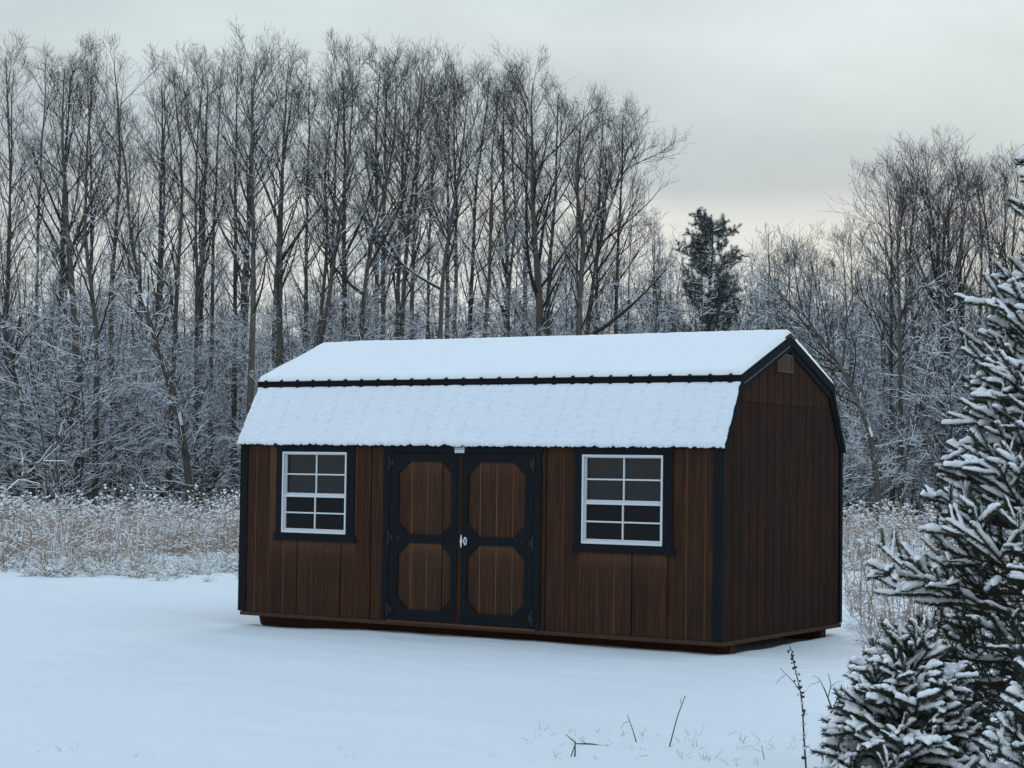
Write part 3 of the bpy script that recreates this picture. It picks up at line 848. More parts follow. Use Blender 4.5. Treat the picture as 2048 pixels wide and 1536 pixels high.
# pixels of each trunk from its foot to its top, metres away, trunk width in pixels, where the crown starts, limb length, label
HERO = [
 ([(20,1005),(12,700),(20,300),(14,78)], 66, 14, .35, 2.6, 'tall slim bare tree at the left edge, standing upright'),
 ([(66,1010),(62,900),(45,780),(15,650),(-30,480),(-60,330)], 62, 17, .30, 2.8, 'snow flecked trunk leaning left out of the picture near its left edge'),
 ([(150,1010),(150,700),(132,430),(122,250),(132,82)], 66, 27, .38, 3.0, 'thick dark tree, left of a pale trunk, tallest crown in the left corner'),
 ([(190,1010),(194,650),(181,550),(167,450),(168,300),(176,110)], 62, 18, .40, 2.4, 'pale tan trunk with a smooth gentle bend, left of the leaning tree'),
 ([(236,1010),(225,800),(216,600),(232,300),(212,74)], 72, 19, .45, 2.6, 'grey tree with one curling topmost branch high over the others'),
 ([(384,1010),(372,900),(352,790),(320,690),(292,590),(270,480),(258,330),(250,210)], 60, 20, .42, 2.3, 'dark trunk leaning strongly left with snow along its upper side'),
 ([(335,1005),(348,680),(363,420),(369,300),(352,96)], 70, 17, .40, 2.4, 'slender tree rising beyond the upper half of the leaning trunk'),
 ([(393,1000),(392,620),(388,420),(387,300),(402,105)], 72, 14, .42, 2.2, 'thin straight tree just right of the leaning trunk'),
 ([(420,1000),(424,450),(434,270),(440,98)], 78, 14, .42, 2.3, 'thin tree between two others left of the brown trunk'),
 ([(466,1000),(470,640),(468,330),(474,88)], 74, 16, .42, 2.3, 'grey trunk beside the tan brown trunk, left of the shed roof'),
 ([(494,1010),(500,800),(506,660),(508,500),(504,300),(514,76)], 60, 22, .42, 2.6, 'straight tan brown trunk touching the left end of the shed roof'),
 ([(560,1005),(560,560),(563,340),(574,86)], 68, 24, .45, 2.7, 'stout dark tree behind the left slope of the shed roof'),
 ([(612,1000),(613,560),(614,400),(622,112)], 76, 16, .45, 2.3, 'plain grey tree next to a pair of crossing slanted trunks'),
 ([(618,1010),(630,690),(642,590),(652,430),(644,300),(660,150)], 66, 16, .50, 2.2, 'slanted slim trunk, left one of a crossing pair at the ridge end'),
 ([(600,1010),(634,710),(660,560),(680,400),(700,300),(704,90)], 64, 17, .50, 2.4, 'slanted slim trunk, right one of a crossing pair at the ridge end'),
 ([(690,1005),(690,520),(692,300),(688,90)], 70, 22, .45, 2.6, 'upright tree with a trunk split into dark and light halves over the roof'),
 ([(690,1010),(716,720),(728,600),(738,470),(770,360),(790,250),(800,104)], 64, 19, .48, 2.5, 'tree with a trunk sweeping right and a long snowy limb to its left'),
 ([(764,1005),(765,470),(768,260),(770,98)], 74, 20, .45, 2.6, 'dark upright tree with a bent broken stub on its right side'),
 ([(796,1005),(792,600),(798,400),(812,250),(816,104)], 72, 14, .48, 2.3, 'thin left stem of a cluster above the left door'),
 ([(800,1005),(806,640),(820,430),(842,260),(850,102)], 66, 19, .48, 2.6, 'thick middle stem of a cluster above the left door'),
 ([(826,1005),(823,560),(832,350),(848,190),(856,110)], 68, 17, .48, 2.4, 'right stem of a cluster above the left door'),
 ([(848,1005),(862,520),(872,320),(884,152)], 78, 13, .45, 2.2, 'thin leaning tree just right of the stem cluster'),
 ([(870,1010),(880,680),(886,550),(898,450),(914,385),(928,250),(944,116)], 64, 18, .50, 2.5, 'lone slanting tree with clear sky each side of its narrow crown'),
 ([(936,1005),(939,560),(950,350),(976,120)], 70, 17, .45, 2.5, 'forking tree above the gap between the two doors'),
 ([(958,1010),(974,640),(986,480),(990,290),(1012,140)], 68, 16, .48, 2.4, 'tan leaning tree above the right door'),
 ([(1016,1005),(1024,560),(1042,400),(1030,170)], 76, 14, .45, 2.4, 'grey tree crowded against the biggest dark trunk from the left'),
 ([(1086,1005),(1080,580),(1072,480),(1063,330),(1062,122)], 68, 30, .38, 3.0, 'biggest dark trunk with a dense round topped crown over the roof'),
 ([(1098,1005),(1097,520),(1108,380),(1116,145)], 72, 20, .42, 2.5, 'second trunk standing hard against the right of the biggest dark trunk'),
 ([(1150,1005),(1158,560),(1168,440),(1150,330),(1172,168)], 66, 26, .42, 2.6, 'forked tree with a long low snowy bough reaching right toward the pine'),
 ([(1152,1010),(1178,600),(1204,440),(1238,320),(1294,226)], 68, 20, .48, 2.6, 'tree leaning right with a wide fan of twigs against open sky'),
 ([(1236,1005),(1233,520),(1238,380),(1246,202)], 70, 16, .50, 2.2, 'last tall upright tree before the open sky over the roof'),
 ([(1765,1005),(1742,860),(1692,730),(1650,662),(1615,605),(1588,560),(1560,500)], 58, 18, .45, 2.2, 'long bare trunk leaning far left beyond the shed gable'),
 ([(1786,1010),(1782,640),(1788,470),(1780,318)], 64, 15, .40, 2.5, 'left one of two close straight trunks right of the gable'),
 ([(1803,1010),(1800,520),(1796,410),(1802,325)], 62, 17, .45, 2.2, 'right one of two close straight trunks right of the gable'),
 ([(1868,1005),(1850,900),(1832,650),(1815,500),(1826,300)], 68, 15, .42, 2.5, 'curved dark trunk leaning left behind the spruce top'),
 ([(1894,1005),(1888,760),(1880,590),(1872,450),(1852,360),(1838,290)], 66, 23, .42, 2.9, 'wide crowned tree, the tallest right of the shed'),
 ([(1908,1005),(1894,640),(1886,460),(1902,310)], 66, 20, .45, 2.5, 'straight trunk paired with the tallest tree right of the shed'),
 ([(1938,1005),(1928,620),(1920,480),(1938,312)], 64, 22, .42, 2.7, 'broad pale trunk disappearing behind the spruce'),
 ([(1992,1005),(1986,560),(1975,420),(1966,316)], 70, 18, .40, 2.5, 'dark thin trunk over the upper boughs of the spruce'),
 ([(2026,1005),(2022,520),(2030,300)], 68, 16, .40, 2.5, 'upright tree at the right edge of the picture'),
]
hero = []
for i, (px, D, wpx, stt, limb, lab) in enumerate(HERO):
    rng = np.random.default_rng(100+i)
    yt = px[-1][1]; y0_ = px[0][1]; lim_ = 46*66/D
    path = [at(x, y0_+(y-y0_)*(y0_-yt-lim_)/(y0_-yt), D) for x, y in px]
    path[0] = ground_at(px[0][0], D)
    fk = ()
    if i == 28:
        fk = ((0.42, 4.4, 64), (0.62, 3.8, 24))
    elif i in (2, 11, 15, 26, 35, 36):
        fk = ((stt+0.12, 4.2, 20*(1 if i % 2 else -1)), (stt+0.2, 3.6, -18*(1 if i % 2 else -1)))
    elif i in (16, 22):
        fk = ((0.45, 4.0, -58), (0.55, 4.2, 25))
    elif i == 29:
        fk = ((0.62, 3.6, 38), (0.7, 3.2, 52), (0.78, 2.6, 15))
    hero.append(bare_tree('bare_tree', path, wpx*0.8/F_PX*D, stt, limb, lab, GT, rng, n1=21 if i not in (26, 29) else 30, forks=fk,
                          dens=1.15 if i in (2, 26, 11, 35) else 1.0))

# trees standing further in: copies of the same trees, turned, one label for all that nothing tells apart
rng = np.random.default_rng(55)
def copy_at(src, px, depth, top_y, label, group, turn=None):
    c = copy_tree(src)
    c['label'] = label; c['group'] = group
    p = ground_at(px, depth)
    c.location = p
    z0 = max(v.co.z for v in src.children[1].data.vertices) if 'H' not in src else src['H']
    return c, z0
for h_ in hero:
    n_ = len(h_.children[1].data.vertices)
    a_ = np.zeros(n_*3, np.float32); h_.children[1].data.vertices.foreach_get('co', a_)
    h_['H'] = float(a_[2::3].max())
upright = [hero[i] for i in (0, 2, 4, 7, 8, 9, 10, 11, 12, 15, 17, 20, 23, 25, 26, 27, 30, 33, 36)]
def top_line(px):
    return float(np.interp(px, [-80, 300, 430, 650, 870, 1000, 1120, 1250, 1300, 1340, 1420, 1500, 1560, 1700, 1760, 1850, 2130],
                           [120, 165, 140, 135, 150, 165, 180, 235, 400, 480, 500, 490, 470, 455, 380, 330, 330]))
for i in range(40):
    px = -60 + 2190*(i+rng.random())/30 if i < 30 else -60-700*(i-29+rng.random())/10
    D = rng.uniform(80, 112)
    src = upright[int(rng.integers(len(upright)))]
    c = copy_tree(src)
    zone = ('past the left edge of the picture' if px < -60 else 'left of the shed' if px < 480 else 'above the shed roof' if px < 1330 else 'in the low stretch beyond the gable' if px < 1720 else 'above the spruce')
    c['label'] = 'thin bare tree deeper in the wood ' + zone
    c['group'] = 'bare trees deeper in the wood'
    c.location = ground_at(px, D)
    c.rotation_euler = (0, 0, rng.uniform(0, 6.28))
    H = (938-top_line(px)-rng.uniform(0, 45))/F_PX*D + CAM[2]
    k = H/src['H']
    c.scale = (max(k, 0.62),)*2 + (k,)

# ------------------------------------------------------------------ understory saplings
def sapling(H, nst, rng, snow=0.015, spread=1.0, detail=1.0, mats=None):
    g = G()
    st = np.zeros((nst, 3)); st[:, :2] = rng.normal(0, 0.08, (nst, 2)); st[:, 2] = -0.1
    di = np.stack([rng.normal(0, 0.16*spread, nst), rng.normal(0, 0.16*spread, nst), np.ones(nst)], -1)
    ln = H*rng.uniform(0.75, 1.05, nst)
    P, r = grow(st, di, ln, np.full(nst, 0.006+0.0055*H), np.full(nst, 0.006), 12, 0.06, 0.15, rng)
    stems = (P, r)
    n1 = int(11+2.6*H)
    s1, d1, t1, r1, pi = sprout(P, r, n1, 0.10, 0.98, (38, 78), rng)
    l1 = (0.35+0.30*H*spread)*(1.1-t1)**0.7*rng.uniform(0.5, 1.25, len(t1))
    A, ra = grow(s1, d1, l1, np.minimum(r1*0.6, 0.014), np.full(len(l1), 0.005), 7, 0.085, 0.10, rng)
    tubes(g, A, ra, 4, np.full(len(l1), snow), rng=rng, m_wood=0)
    s2, d2, t2, r2, pj = sprout(A, ra, max(3, int(6*detail)), 0.15, 1.0, (24, 52), rng)
    l2 = (0.22+0.45*l1[pj])*(1.1-0.7*t2)*rng.uniform(0.6, 1.2, len(t2))
    Bq, rb = grow(s2, d2, l2, np.minimum(r2*0.7, 0.009), np.full(len(l2), 0.0045), 5, 0.10, 0.08, rng)
    tubes(g, Bq, rb, 4, np.full(len(l2), snow*0.85)*(rng.random(len(l2)) < 0.68), rng=rng)
    s3, d3, t3, r3, pk = sprout(Bq, rb, max(2, int(3*detail)), 0.2, 1.0, (25, 55), rng)
    l3 = (0.14+0.5*l2[pk])*(1.1-0.6*t3)*rng.uniform(0.6, 1.2, len(t3))
    C3, rc = grow(s3, d3, l3, np.full(len(l3), 0.006), np.full(len(l3), 0.004), 3, 0.14, 0.1, rng)
    tubes(g, C3, rc, 4, np.full(len(l3), snow*0.7)*(rng.random(len(l3)) < 0.5), rng=rng)
    return stems, g
SAPS = []
rng = np.random.default_rng(77)
for i in range(16):
    H = [3.2, 4.0, 4.6, 5.4, 6.2, 7.0, 8.0, 3.6, 5.0, 6.0, 7.4, 4.2, 2.6, 9.0, 8.4, 2.2][i]
    stems, g = sapling(H, int(rng.integers(1, 4)), rng, 0.0095, 1.0 if i % 3 else 1.35, 1.1)
    o = thing('understory_sapling', (0, 0, 0), 'x', 'sapling', 'snowy saplings under the tall trees')
    sg = G(); tubes(sg, stems[0], stems[1], 6, np.full(len(stems[1]), 0.004), thr=0.2, keep=0.4, rng=rng)
    sg.build('trunk', [BARK, TWIG_SNOW], o)
    g.build('crown', [TWIG, TWIG_SNOW], o)
    SAPS.append([o, H, False])
def place_sap(px, D, hmax, label, group):
    k = int(rng.integers(len(SAPS)))
    for _ in range(30):
        if SAPS[k][1] <= hmax: break
        k = int(rng.integers(len(SAPS)))
    o, H, used = SAPS[k]
    if used: o = copy_tree(o)
    SAPS[k][2] = True
    o['label'] = label; o['group'] = group
    o.location = ground_at(px, D)
    o.rotation_euler = (0, 0, rng.uniform(0, 6.28))
    s = rng.uniform(0.8, 1.15)
    o.scale = (s, s, s)
for i in range(175):
    px = -120 + 2300*((i*0.6180339) % 1.0)
    D = 59 + 33*rng.random()**0.9
    if i >= 150: px = -120-700*((i*0.6180339) % 1.0)
    if px < 480: lb, gr = 'snow laden understory sapling among the trunks left of the shed', 'snowy saplings left of the shed'
    elif px < 1340: lb, gr = 'snow dusted understory sapling showing over the shed roof', 'snowy saplings behind the shed roof'
    elif px < 1700: lb, gr = 'snow dusted sapling below the low skyline beyond the ridge end', 'snowy saplings below the low skyline'
    else: lb, gr = 'snow laden understory sapling between the shed gable and the right edge', 'snowy saplings right of the shed'
    place_sap(px, D, 9.5, lb, gr)
for k in range(len(SAPS)):
    if not SAPS[k][2]:
        place_sap(300, 70, 99, 'snow laden understory sapling among the trunks left of the shed', 'snowy saplings left of the shed')

# slim pole sized trees between the big trunks and the saplings
POLES = []
rng = np.random.default_rng(78)
for i in range(8):
    H = [9.5, 10.5, 11.5, 12.5, 8.5, 13.0, 9.0, 11.0][i]
    stems, g = sapling(H, 1, rng, 0.010, 0.42, 0.8)
    o = thing('pole_tree', (0, 0, 0), 'x', 'tree', 'x')
    sg = G(); tubes(sg, stems[0], stems[1]*1.15, 7, np.full(1, 0.004), thr=0.2, keep=0.35, rng=rng)
    sg.build('trunk', [BARK, TWIG_SNOW], o)
    g.build('crown', [TWIG, TWIG_SNOW], o)
    POLES.append(o)
for i in range(44):
    o = POLES[i % 8] if i < 8 else copy_tree(POLES[i % 8])
    px = -60+2180*((i*0.6180339+0.31) % 1.0)
    o.location = ground_at(px, rng.uniform(60, 90))
    o.rotation_euler = (rng.normal(0, 0.03), rng.normal(0, 0.03), rng.uniform(0, 6.28))
    zone = 'left of the shed' if px < 480 else 'behind the shed roof' if px < 1340 else 'under the low skyline past the ridge end' if px < 1700 else 'right of the shed gable'
    o['label'] = 'slim young pole tree ' + zone
    o['group'] = 'slim pole trees ' + zone

def far_wood():
    """the wood beyond reads as one mass"""
    rng = np.random.default_rng(91)
    tm = []
    for i in range(8):
        stems, g = sapling(rng.uniform(11, 13.5), 3, rng, 0.013, 0.55, 0.9)
        tubes(g, stems[0], stems[1]*1.3, 4, np.full(len(stems[1]), 0.004), thr=0.25, keep=0.4, rng=rng)
        tm.append((np.concatenate(g.V), np.concatenate(g.F), np.concatenate(g.M)))
    G_ = G()
    for i in range(350):
        V, F, M = tm[i % 8]
        D = rng.uniform(86, 140)
        px = -150 + 2350*((i*0.7548776) % 1.0) if i < 240 else 1280+520*((i*0.7548776) % 1.0) if i < 300 else -150-900*((i*0.7548776) % 1.0)
        a = rng.uniform(0, 6.28); s = rng.uniform(0.8, 1.2)
        Rm = np.array([[math.cos(a), -math.sin(a), 0], [math.sin(a), math.cos(a), 0], [0, 0, 1]])
        G_.add((V*s)@Rm.T + ground_at(px, D), F, M)
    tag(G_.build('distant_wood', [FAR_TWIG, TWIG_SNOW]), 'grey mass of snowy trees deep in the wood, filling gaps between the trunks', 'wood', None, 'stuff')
far_wood()

# fallen trunk at the left
def fallen():
    D = 53.5
    a, b = at(-60, 1050, D), at(118, 888, D+1.5)
    t = np.linspace(0, 1, 12)[:, None]
    P = a*(1-t)+b*t; P[:, 2] += 0.05*np.sin(t[:, 0]*5)
    o = thing('fallen_tree', (a[0], a[1], 0), 'thin fallen tree propped slantwise in the brush at the left edge', 'fallen tree')
    P = P-np.array([a[0], a[1], 0])
    g = G(); tubes(g, P[None], np.linspace(0.034, 0.02, 12)[None], 8, np.array([0.005]), thr=0.3, keep=0.5)
    g.build('trunk', [BARK, TWIG_SNOW], o)
    s1, d1, t1, r1, pi = sprout(P[None], np.linspace(0.06, 0.035, 12)[None], 8, 0.3, 1.0, (30, 60), R)
    A, ra = grow(s1, d1, R.uniform(0.5, 1.3, 8), np.full(8, 0.012), np.full(8, 0.005), 5, 0.15, 0.1, R)
    g = G(); tubes(g, A, ra, 4, np.full(8, 0.015)); g.build('branch', [TWIG, TWIG_SNOW], o)
fallen()

# ------------------------------------------------------------------ pine beyond the roof
def pine():
    D = 84
    rng = np.random.default_rng(14)
    base = ground_at(1418, D)
    top = at(1418, 432, D)[2]
    o = thing('pine_tree', base, 'dark green pine with ragged crown beyond the roof, the only evergreen in the wood', 'pine')
    P = np.stack([rng.normal(0, 0.04, 16).cumsum(), rng.normal(0, 0.04, 16).cumsum(), np.linspace(-0.1, top-0.3, 16)], -1)
    g = G(); tubes(g, P[None], np.linspace(0.17, 0.03, 16)[None], 8); g.build('trunk', BARK, o)
    br, nd = G(), G()
    s1, d1, t1, r1, _ = sprout(P[None], np.linspace(0.17, 0.03, 16)[None], 120, 0.34, 0.99, (45, 85), rng)
    l1 = np.interp(t1, [0.4, 0.6, 0.72, 0.8, 0.9, 1.0], [1.2, 1.9, 1.7, 1.8, 1.5, 1.0])*rng.uniform(0.6, 1.05, len(t1))
    A, ra = grow(s1, d1, l1, np.full(len(l1), 0.03), np.full(len(l1), 0.01), 6, 0.12, 0.45, rng)
    tubes(br, A, ra, 4, np.full(len(l1), 0.02), rng=rng)
    s2, d2, t2, r2, pi = sprout(A, ra, 12, 0.3, 1.0, (25, 75), rng)
    l2 = rng.uniform(0.15, 0.42, len(s2))
    B_, rb = grow(s2, d2, l2, np.full(len(l2), 0.012), np.full(len(l2), 0.006), 3, 0.15, 0.4, rng)
    tubes(br, B_, rb, 4, rng=rng)
    br.build('branches', [TWIG, TWIG_SNOW], o)
    # needle tufts
    c = B_[:, 1:].reshape(-1, 3)
    n = 34
    cc = np.repeat(c, n, 0); m_ = len(cc)
    d = nrm(rng.normal(size=(m_, 3))+np.array([0, 0, 0.35])); L_ = rng.uniform(0.08, 0.19, m_)[:, None]
    q = nrm(np.cross(d, rng.normal(size=(m_, 3))))*0.006
    V = np.stack([cc-q, cc+q, cc+d*L_], 1).reshape(-1, 3)
    mi = np.where((rng.random(m_) < 0.16) & (d[:, 2] > -0.1), 1, 0)
    nd.add(V, np.arange(3*m_).reshape(-1, 3), mi)
    nd.build('crown', [PINE_N, TWIG_SNOW], o)
pine()

# ------------------------------------------------------------------ snowy weeds
def blob(rng, r):
    t = (1+5**.5)/2
    v = nrm(np.array([(-1,t,0),(1,t,0),(-1,-t,0),(1,-t,0),(0,-1,t),(0,1,t),(0,-1,-t),(0,1,-t),(t,0,-1),(t,0,1),(-t,0,-1),(-t,0,1)], float))
    f = [(0,11,5),(0,5,1),(0,1,7),(0,7,10),(0,10,11),(1,5,9),(5,11,4),(11,10,2),(10,7,6),(7,1,8),(3,9,4),(3,4,2),(3,2,6),(3,6,8),(3,8,9),(4,9,5),(2,4,11),(6,2,10),(8,6,7),(9,8,1)]
    return v*r*rng.uniform(0.6, 1.25, (12, 1))*np.array([1.15, 1.15, 0.72]), np.array(f)

def weed(H, rng, kind):
    g = G()
    di = np.array([[rng.normal(0, 0.12), rng.normal(0, 0.12), 1]])
    P, r = grow(np.array([[0, 0, -0.05]]), di, np.array([H]), np.array([0.0085]), np.array([0.0045]), 6, 0.06, 0.0, rng)
    tubes(g, P, r, 4, rng=rng)
    if kind == 'tall':
        s1, d1, t1, r1, _ = sprout(P, r, 5, 0.66, 1.0, (35, 75), rng)
        l1 = rng.uniform(0.08, 0.22, len(s1))
        A, ra = grow(s1, d1, l1, np.full(len(l1), 0.0035), np.full(len(l1), 0.0025), 3, 0.2, -0.4, rng)
        tubes(g, A, ra, 4, np.where(rng.random(len(l1)) < 0.6, 0.010, 0), thr=0.4, rng=rng)
        for k in range(int(rng.integers(1, 5))):
            v, f = blob(rng, rng.uniform(0.014, 0.04))
            q = A[int(rng.integers(len(A))), -1] if k else P[0, -1]
            g.add(v+q, f, 1)
        s2, d2, t2, r2, _ = sprout(P, r, 3, 0.12, 0.65, (35, 90), rng)
    else:
        s2, d2, t2, r2, _ = sprout(P, r, 12, 0.1, 1.0, (30, 80), rng)
    l2 = rng.uniform(0.06, 0.2, len(s2))
    A, ra = grow(s2, d2, l2, np.full(len(l2), 0.004), np.full(len(l2), 0.003), 2, 0.25, -0.5, rng)
    tubes(g, A, ra, 4, np.where(rng.random(len(l2)) < (0.28 if kind == 'tall' else 0.45), 0.010, 0), thr=0.4, rng=rng)
    return g

def tuft(H, rng):
    g = G(); n = 26
    st = np.concatenate([rng.normal(0, 0.05, (n, 2)), np.full((n, 1), -0.03)], 1)
    di = np.stack([rng.normal(0, 0.5, n), rng.normal(0, 0.5, n), np.ones(n)], -1)
    P, r = grow(st, di, H*rng.uniform(0.5, 1.2, n), np.full(n, 0.0035), np.full(n, 0.0015), 4, 0.12, -1.0, rng)
    tubes(g, P, r, 4, np.where(rng.random(n) < 0.5, 0.009, 0), thr=0.5, rng=rng)
    for k in range(3):
        v, f = blob(rng, rng.uniform(0.02, 0.045)); g.add(v+np.array([rng.normal(0, 0.06), rng.normal(0, 0.06), H*rng.uniform(0.2, 0.5)]), f, 1)
    return g

def scatter(name, templates, pos, scale, mats, rng, label, cat, extra_lean=0.0):
    out = G()
    k = rng.integers(len(templates), size=len(pos))
    a = rng.uniform(0, 6.28, len(pos))
    for i, t in enumerate(templates):
        idx = np.where(k == i)[0]
        if not len(idx): continue
        base = 0
        V = np.concatenate(t.V); n = len(V)
        ca, sa, s = np.cos(a[idx])[:, None], np.sin(a[idx])[:, None], scale[idx][:, None]
        W = np.stack([(V[None, :, 0]*ca-V[None, :, 1]*sa)*s, (V[None, :, 0]*sa+V[None, :, 1]*ca)*s, V[None, :, 2]*s], -1) + pos[idx][:, None, :]
        nn = out.n
        out.V.append(W.reshape(-1, 3)); out.n += W.shape[0]*n
        off = nn + np.arange(len(idx))*n
        for f, m_ in zip(t.F, t.M):
            out.F.append((f[None]+off[:, None, None]).reshape(-1, f.shape[1])); out.M.append(np.tile(m_, len(idx)))
    return tag(out.build(name, mats), label, cat, None, 'stuff')

def weeds():
    rng = np.random.default_rng(21)
    tall = [weed(rng.uniform(0.8, 1.3), rng, 'tall') for _ in range(12)]
    low = [weed(rng.uniform(0.3, 0.6), rng, 'low') for _ in range(8)]
    tf = [tuft(rng.uniform(0.22, 0.42), rng) for _ in range(6)]
    def field(n, d0, d1, pw, thr, seed, px0=-900, px1=2300):
        px = rng.uniform(px0, px1, n); D = d0+(d1-d0)*rng.random(n)**pw
        p = np.stack([ground_at(a, b) for a, b in zip(px, D)])
        edge = np.interp(px, [-140, 250, 480, 900, 1600, 1720, 1860, 2200], [1.0, 0.6, -0.6, 0, 1.0, -1.0, -0.5, 0])
        edge = edge + (fbm(np.stack([px/75.0, px*0], -1), 3, seed+40)-0.5)*5.0 - rng.exponential(0.5, n)
        ok = (fbm(p[:, :2]/2.2, 3, seed) > thr) & (D > d0-edge-5)
        p = p - FLAT[None]*edge[:, None]
        return p[ok]
    p = field(7000, 36.2, 52, 1.3, 0.31, 5)
    scatter('dry_weeds', tall, p, rng.uniform(0.72, 1.05, len(p))*np.interp(fbm(p[:, :2]/3.0, 2, 8), [0.3, 0.7], [0.66, 1.02]), [DRY, TWIG_SNOW], rng,
            'brown goldenrod stems capped with snow in a strip before the wood', 'weeds')
    p = field(4600, 32.4, 40, 0.8, 0.42, 6)
    scatter('undergrowth', low, p, rng.uniform(0.6, 1.3, len(p)), [DRY, TWIG_SNOW], rng, 'low snowy brown weeds between the lawn and the tall stems', 'weeds')
    p = np.concatenate([field(2000, 31.0, 35, 1.3, 0.47, 7), field(1100, 28.6, 32.5, 0.45, 0.55, 17)])
    scatter('grass', tf, p, rng.uniform(0.5, 1.2, len(p)), [STRAW, TWIG_SNOW], rng, 'straw coloured grass tufts bent under snow along the lawn edge', 'grass')
    # rough brush right of the shed
    px = rng.uniform(1690, 2100, 620); D = rng.uniform(20.5, 31, 620)
    q = np.stack([ground_at(a, b) for a, b in zip(px, D)])
    keep = (px > np.interp(D, [20.5, 22.5, 28], [1745, 1705, 1690])) & (fbm(q[:, :2]/1.1, 3, 4) > 0.42)
    scatter('brush', low+tf[:2]+tall[:2], q[keep], rng.uniform(0.5, 1.0, keep.sum()), [DRY, TWIG_SNOW], rng, 'tangled dry brush with snow between the shed and the spruce', 'brush')
    # sparse blades poking through the snow in front
    px = np.r_[rng.uniform(1050, 1750, 70), rng.uniform(-20, 1050, 6)]
    D = np.r_[rng.uniform(12.1, 13.6, 70), rng.uniform(12.1, 12.5, 6)]
    q = np.stack([ground_at(a, b) for a, b in zip(px, D)])
    bl = []
    for _ in range(5):
        g = G(); n = int(rng.integers(1, 4))
        st = np.concatenate([rng.normal(0, 0.02, (n, 2)), np.full((n, 1), -0.03)], 1)
        di = np.stack([rng.normal(0, 0.5, n), rng.normal(0, 0.5, n), np.ones(n)], -1)
        P, r = grow(st, di, rng.uniform(0.05, 0.11, n), np.full(n, 0.0018), np.full(n, 0.0008), 4, 0.15, -0.5, rng)
        tubes(g, P, r, 4, rng=rng); bl.append(g)
    scatter('grass', bl, q, rng.uniform(0.5, 1.2, len(q)), [DRY], rng, 'few short grass blades poking through the snow near the twigs', 'grass')
weeds()

# ------------------------------------------------------------------ single stalks in the snow
def pl3(px, D):
    """pixels at one distance -> points"""
    return np.stack([at(x, y, D) for x, y in px])
def smooth_line(P, n=16):
    t = np.linspace(0, 1, len(P)); q = np.linspace(0, 1, n)
    Q = np.stack([np.interp(q, t, P[:, i]) for i in range(3)], -1)
    for _ in range(2): Q[1:-1] = (Q[:-2]+2*Q[1:-1]+Q[2:])/4
    return Q
def stalk(name, lines, D, label, cat, group=None, seeds=None, mats=None, snow=0.0):
    """lines: list of (pixel path, r0, r1); the first is the stem, the others its shoots"""
    L0 = pl3(lines[0][0], D)
    foot = np.array([L0[0, 0], L0[0, 1], 0.0])
    dz = L0[0, 2]                                     # set the foot on the snow
    o = thing(name, foot, label, cat, group)
    for i, (px, r0, r1) in enumerate(lines):
        P = smooth_line(pl3(px, D)) - foot
        P[:, 2] -= dz+0.02
        P = P + np.outer(np.linspace(0, 1, 16), FLAT*R.normal(0, 0.05))
        g = G(); tubes(g, P[None], np.linspace(r0, r1, 16)[None], 6, np.array([snow]))
        if i == 0 and seeds:
            for t in np.linspace(seeds[0], 1, seeds[1]):
                k = min(int(t*15), 14)
                for _ in range(2):
                    v, f = blob(R, R.uniform(0.006, 0.012)); g.add(v*np.array([1, 1, 1.3])+P[k]+R.normal(0, 0.008, 3), f, 1 if R.random() < 0.35 else 0)
        g.build('stem' if i == 0 else 'shoot', mats or [DRY_DARK, TWIG_SNOW], o)
    return o
stalk('weed_stalk', [([(1612,1548),(1606,1480),(1602,1410),(1592,1370),(1582,1330),(1573,1298)], .006, .0025),
                     ([(1600,1392),(1588,1376),(1574,1362),(1558,1345)], .003, .0015), ([(1570,1362),(1562,1368),(1554,1380)], .002, .001)],
      12.1, 'tall dry weed stalk with seed heads left of the small spruce', 'weed', seeds=(0.05, 34))
stalk('twig', [([(1338,1526),(1344,1500),(1354,1460),(1369,1419)], .005, .0025), ([(1362,1438),(1360,1430),(1361,1424)], .002, .0012)],
      12.9, 'longest bare twig standing upright alone in the front snow', 'twig', 'bare twigs in the front snow')
stalk('twig', [([(1273,1514),(1266,1490),(1254,1456)], .004, .002), ([(1258,1470),(1248,1474),(1242,1486)], .002, .001)],
      13.1, 'short forked twig in the snow left of the longest upright twig', 'twig', 'bare twigs in the front snow')
stalk('twig', [([(1149,1540),(1150,1520),(1150,1506)], .006, .004), ([(1140,1536),(1146,1520),(1151,1508)], .004, .003)],
      12.3, 'stubby twig pair under the fallen twig at the bottom edge', 'twig', 'bare twigs in the front snow')
stalk('twig', [([(1529,1536),(1526,1520),(1523,1506)], .003, .0018)], 12.4, 'single thin twig close to the bottom edge left of the tall weed stalk', 'twig', 'bare twigs in the front snow')
stalk('fallen_twig', [([(1126,1510),(1150,1504),(1180,1503),(1204,1507),(1222,1505)], .006, .003), ([(1152,1503),(1140,1492),(1130,1482)], .004, .002),
                      ([(1204,1506),(1212,1514),(1218,1520)], .003, .0015), ([(1170,1503),(1160,1494),(1156,1490)], .002, .001)],
      12.9, 'dead twig lying flat on the snow with a dark curled leaf cluster', 'twig', seeds=(0.0, 2))
stalk('dead_shrub', [([(1659,1405),(1664,1388),(1680,1375),(1692,1362)], .008, .004), ([(1664,1388),(1656,1366),(1645,1340),(1635,1322),(1622,1320)], .006, .0025),
                     ([(1656,1366),(1662,1340),(1656,1316)], .004, .002), ([(1672,1382),(1690,1378),(1712,1376)], .005, .003), ([(1640,1333),(1622,1338),(1606,1356)], .003, .0015),
                     ([(1668,1384),(1676,1366),(1690,1340)], .005, .0025), ([(1660,1345),(1672,1332),(1684,1330)], .003, .0015)],
      14.6, 'low leafless shrub with arching dark stems left of the small spruce', 'shrub', seeds=(0.6, 4), snow=0.003)
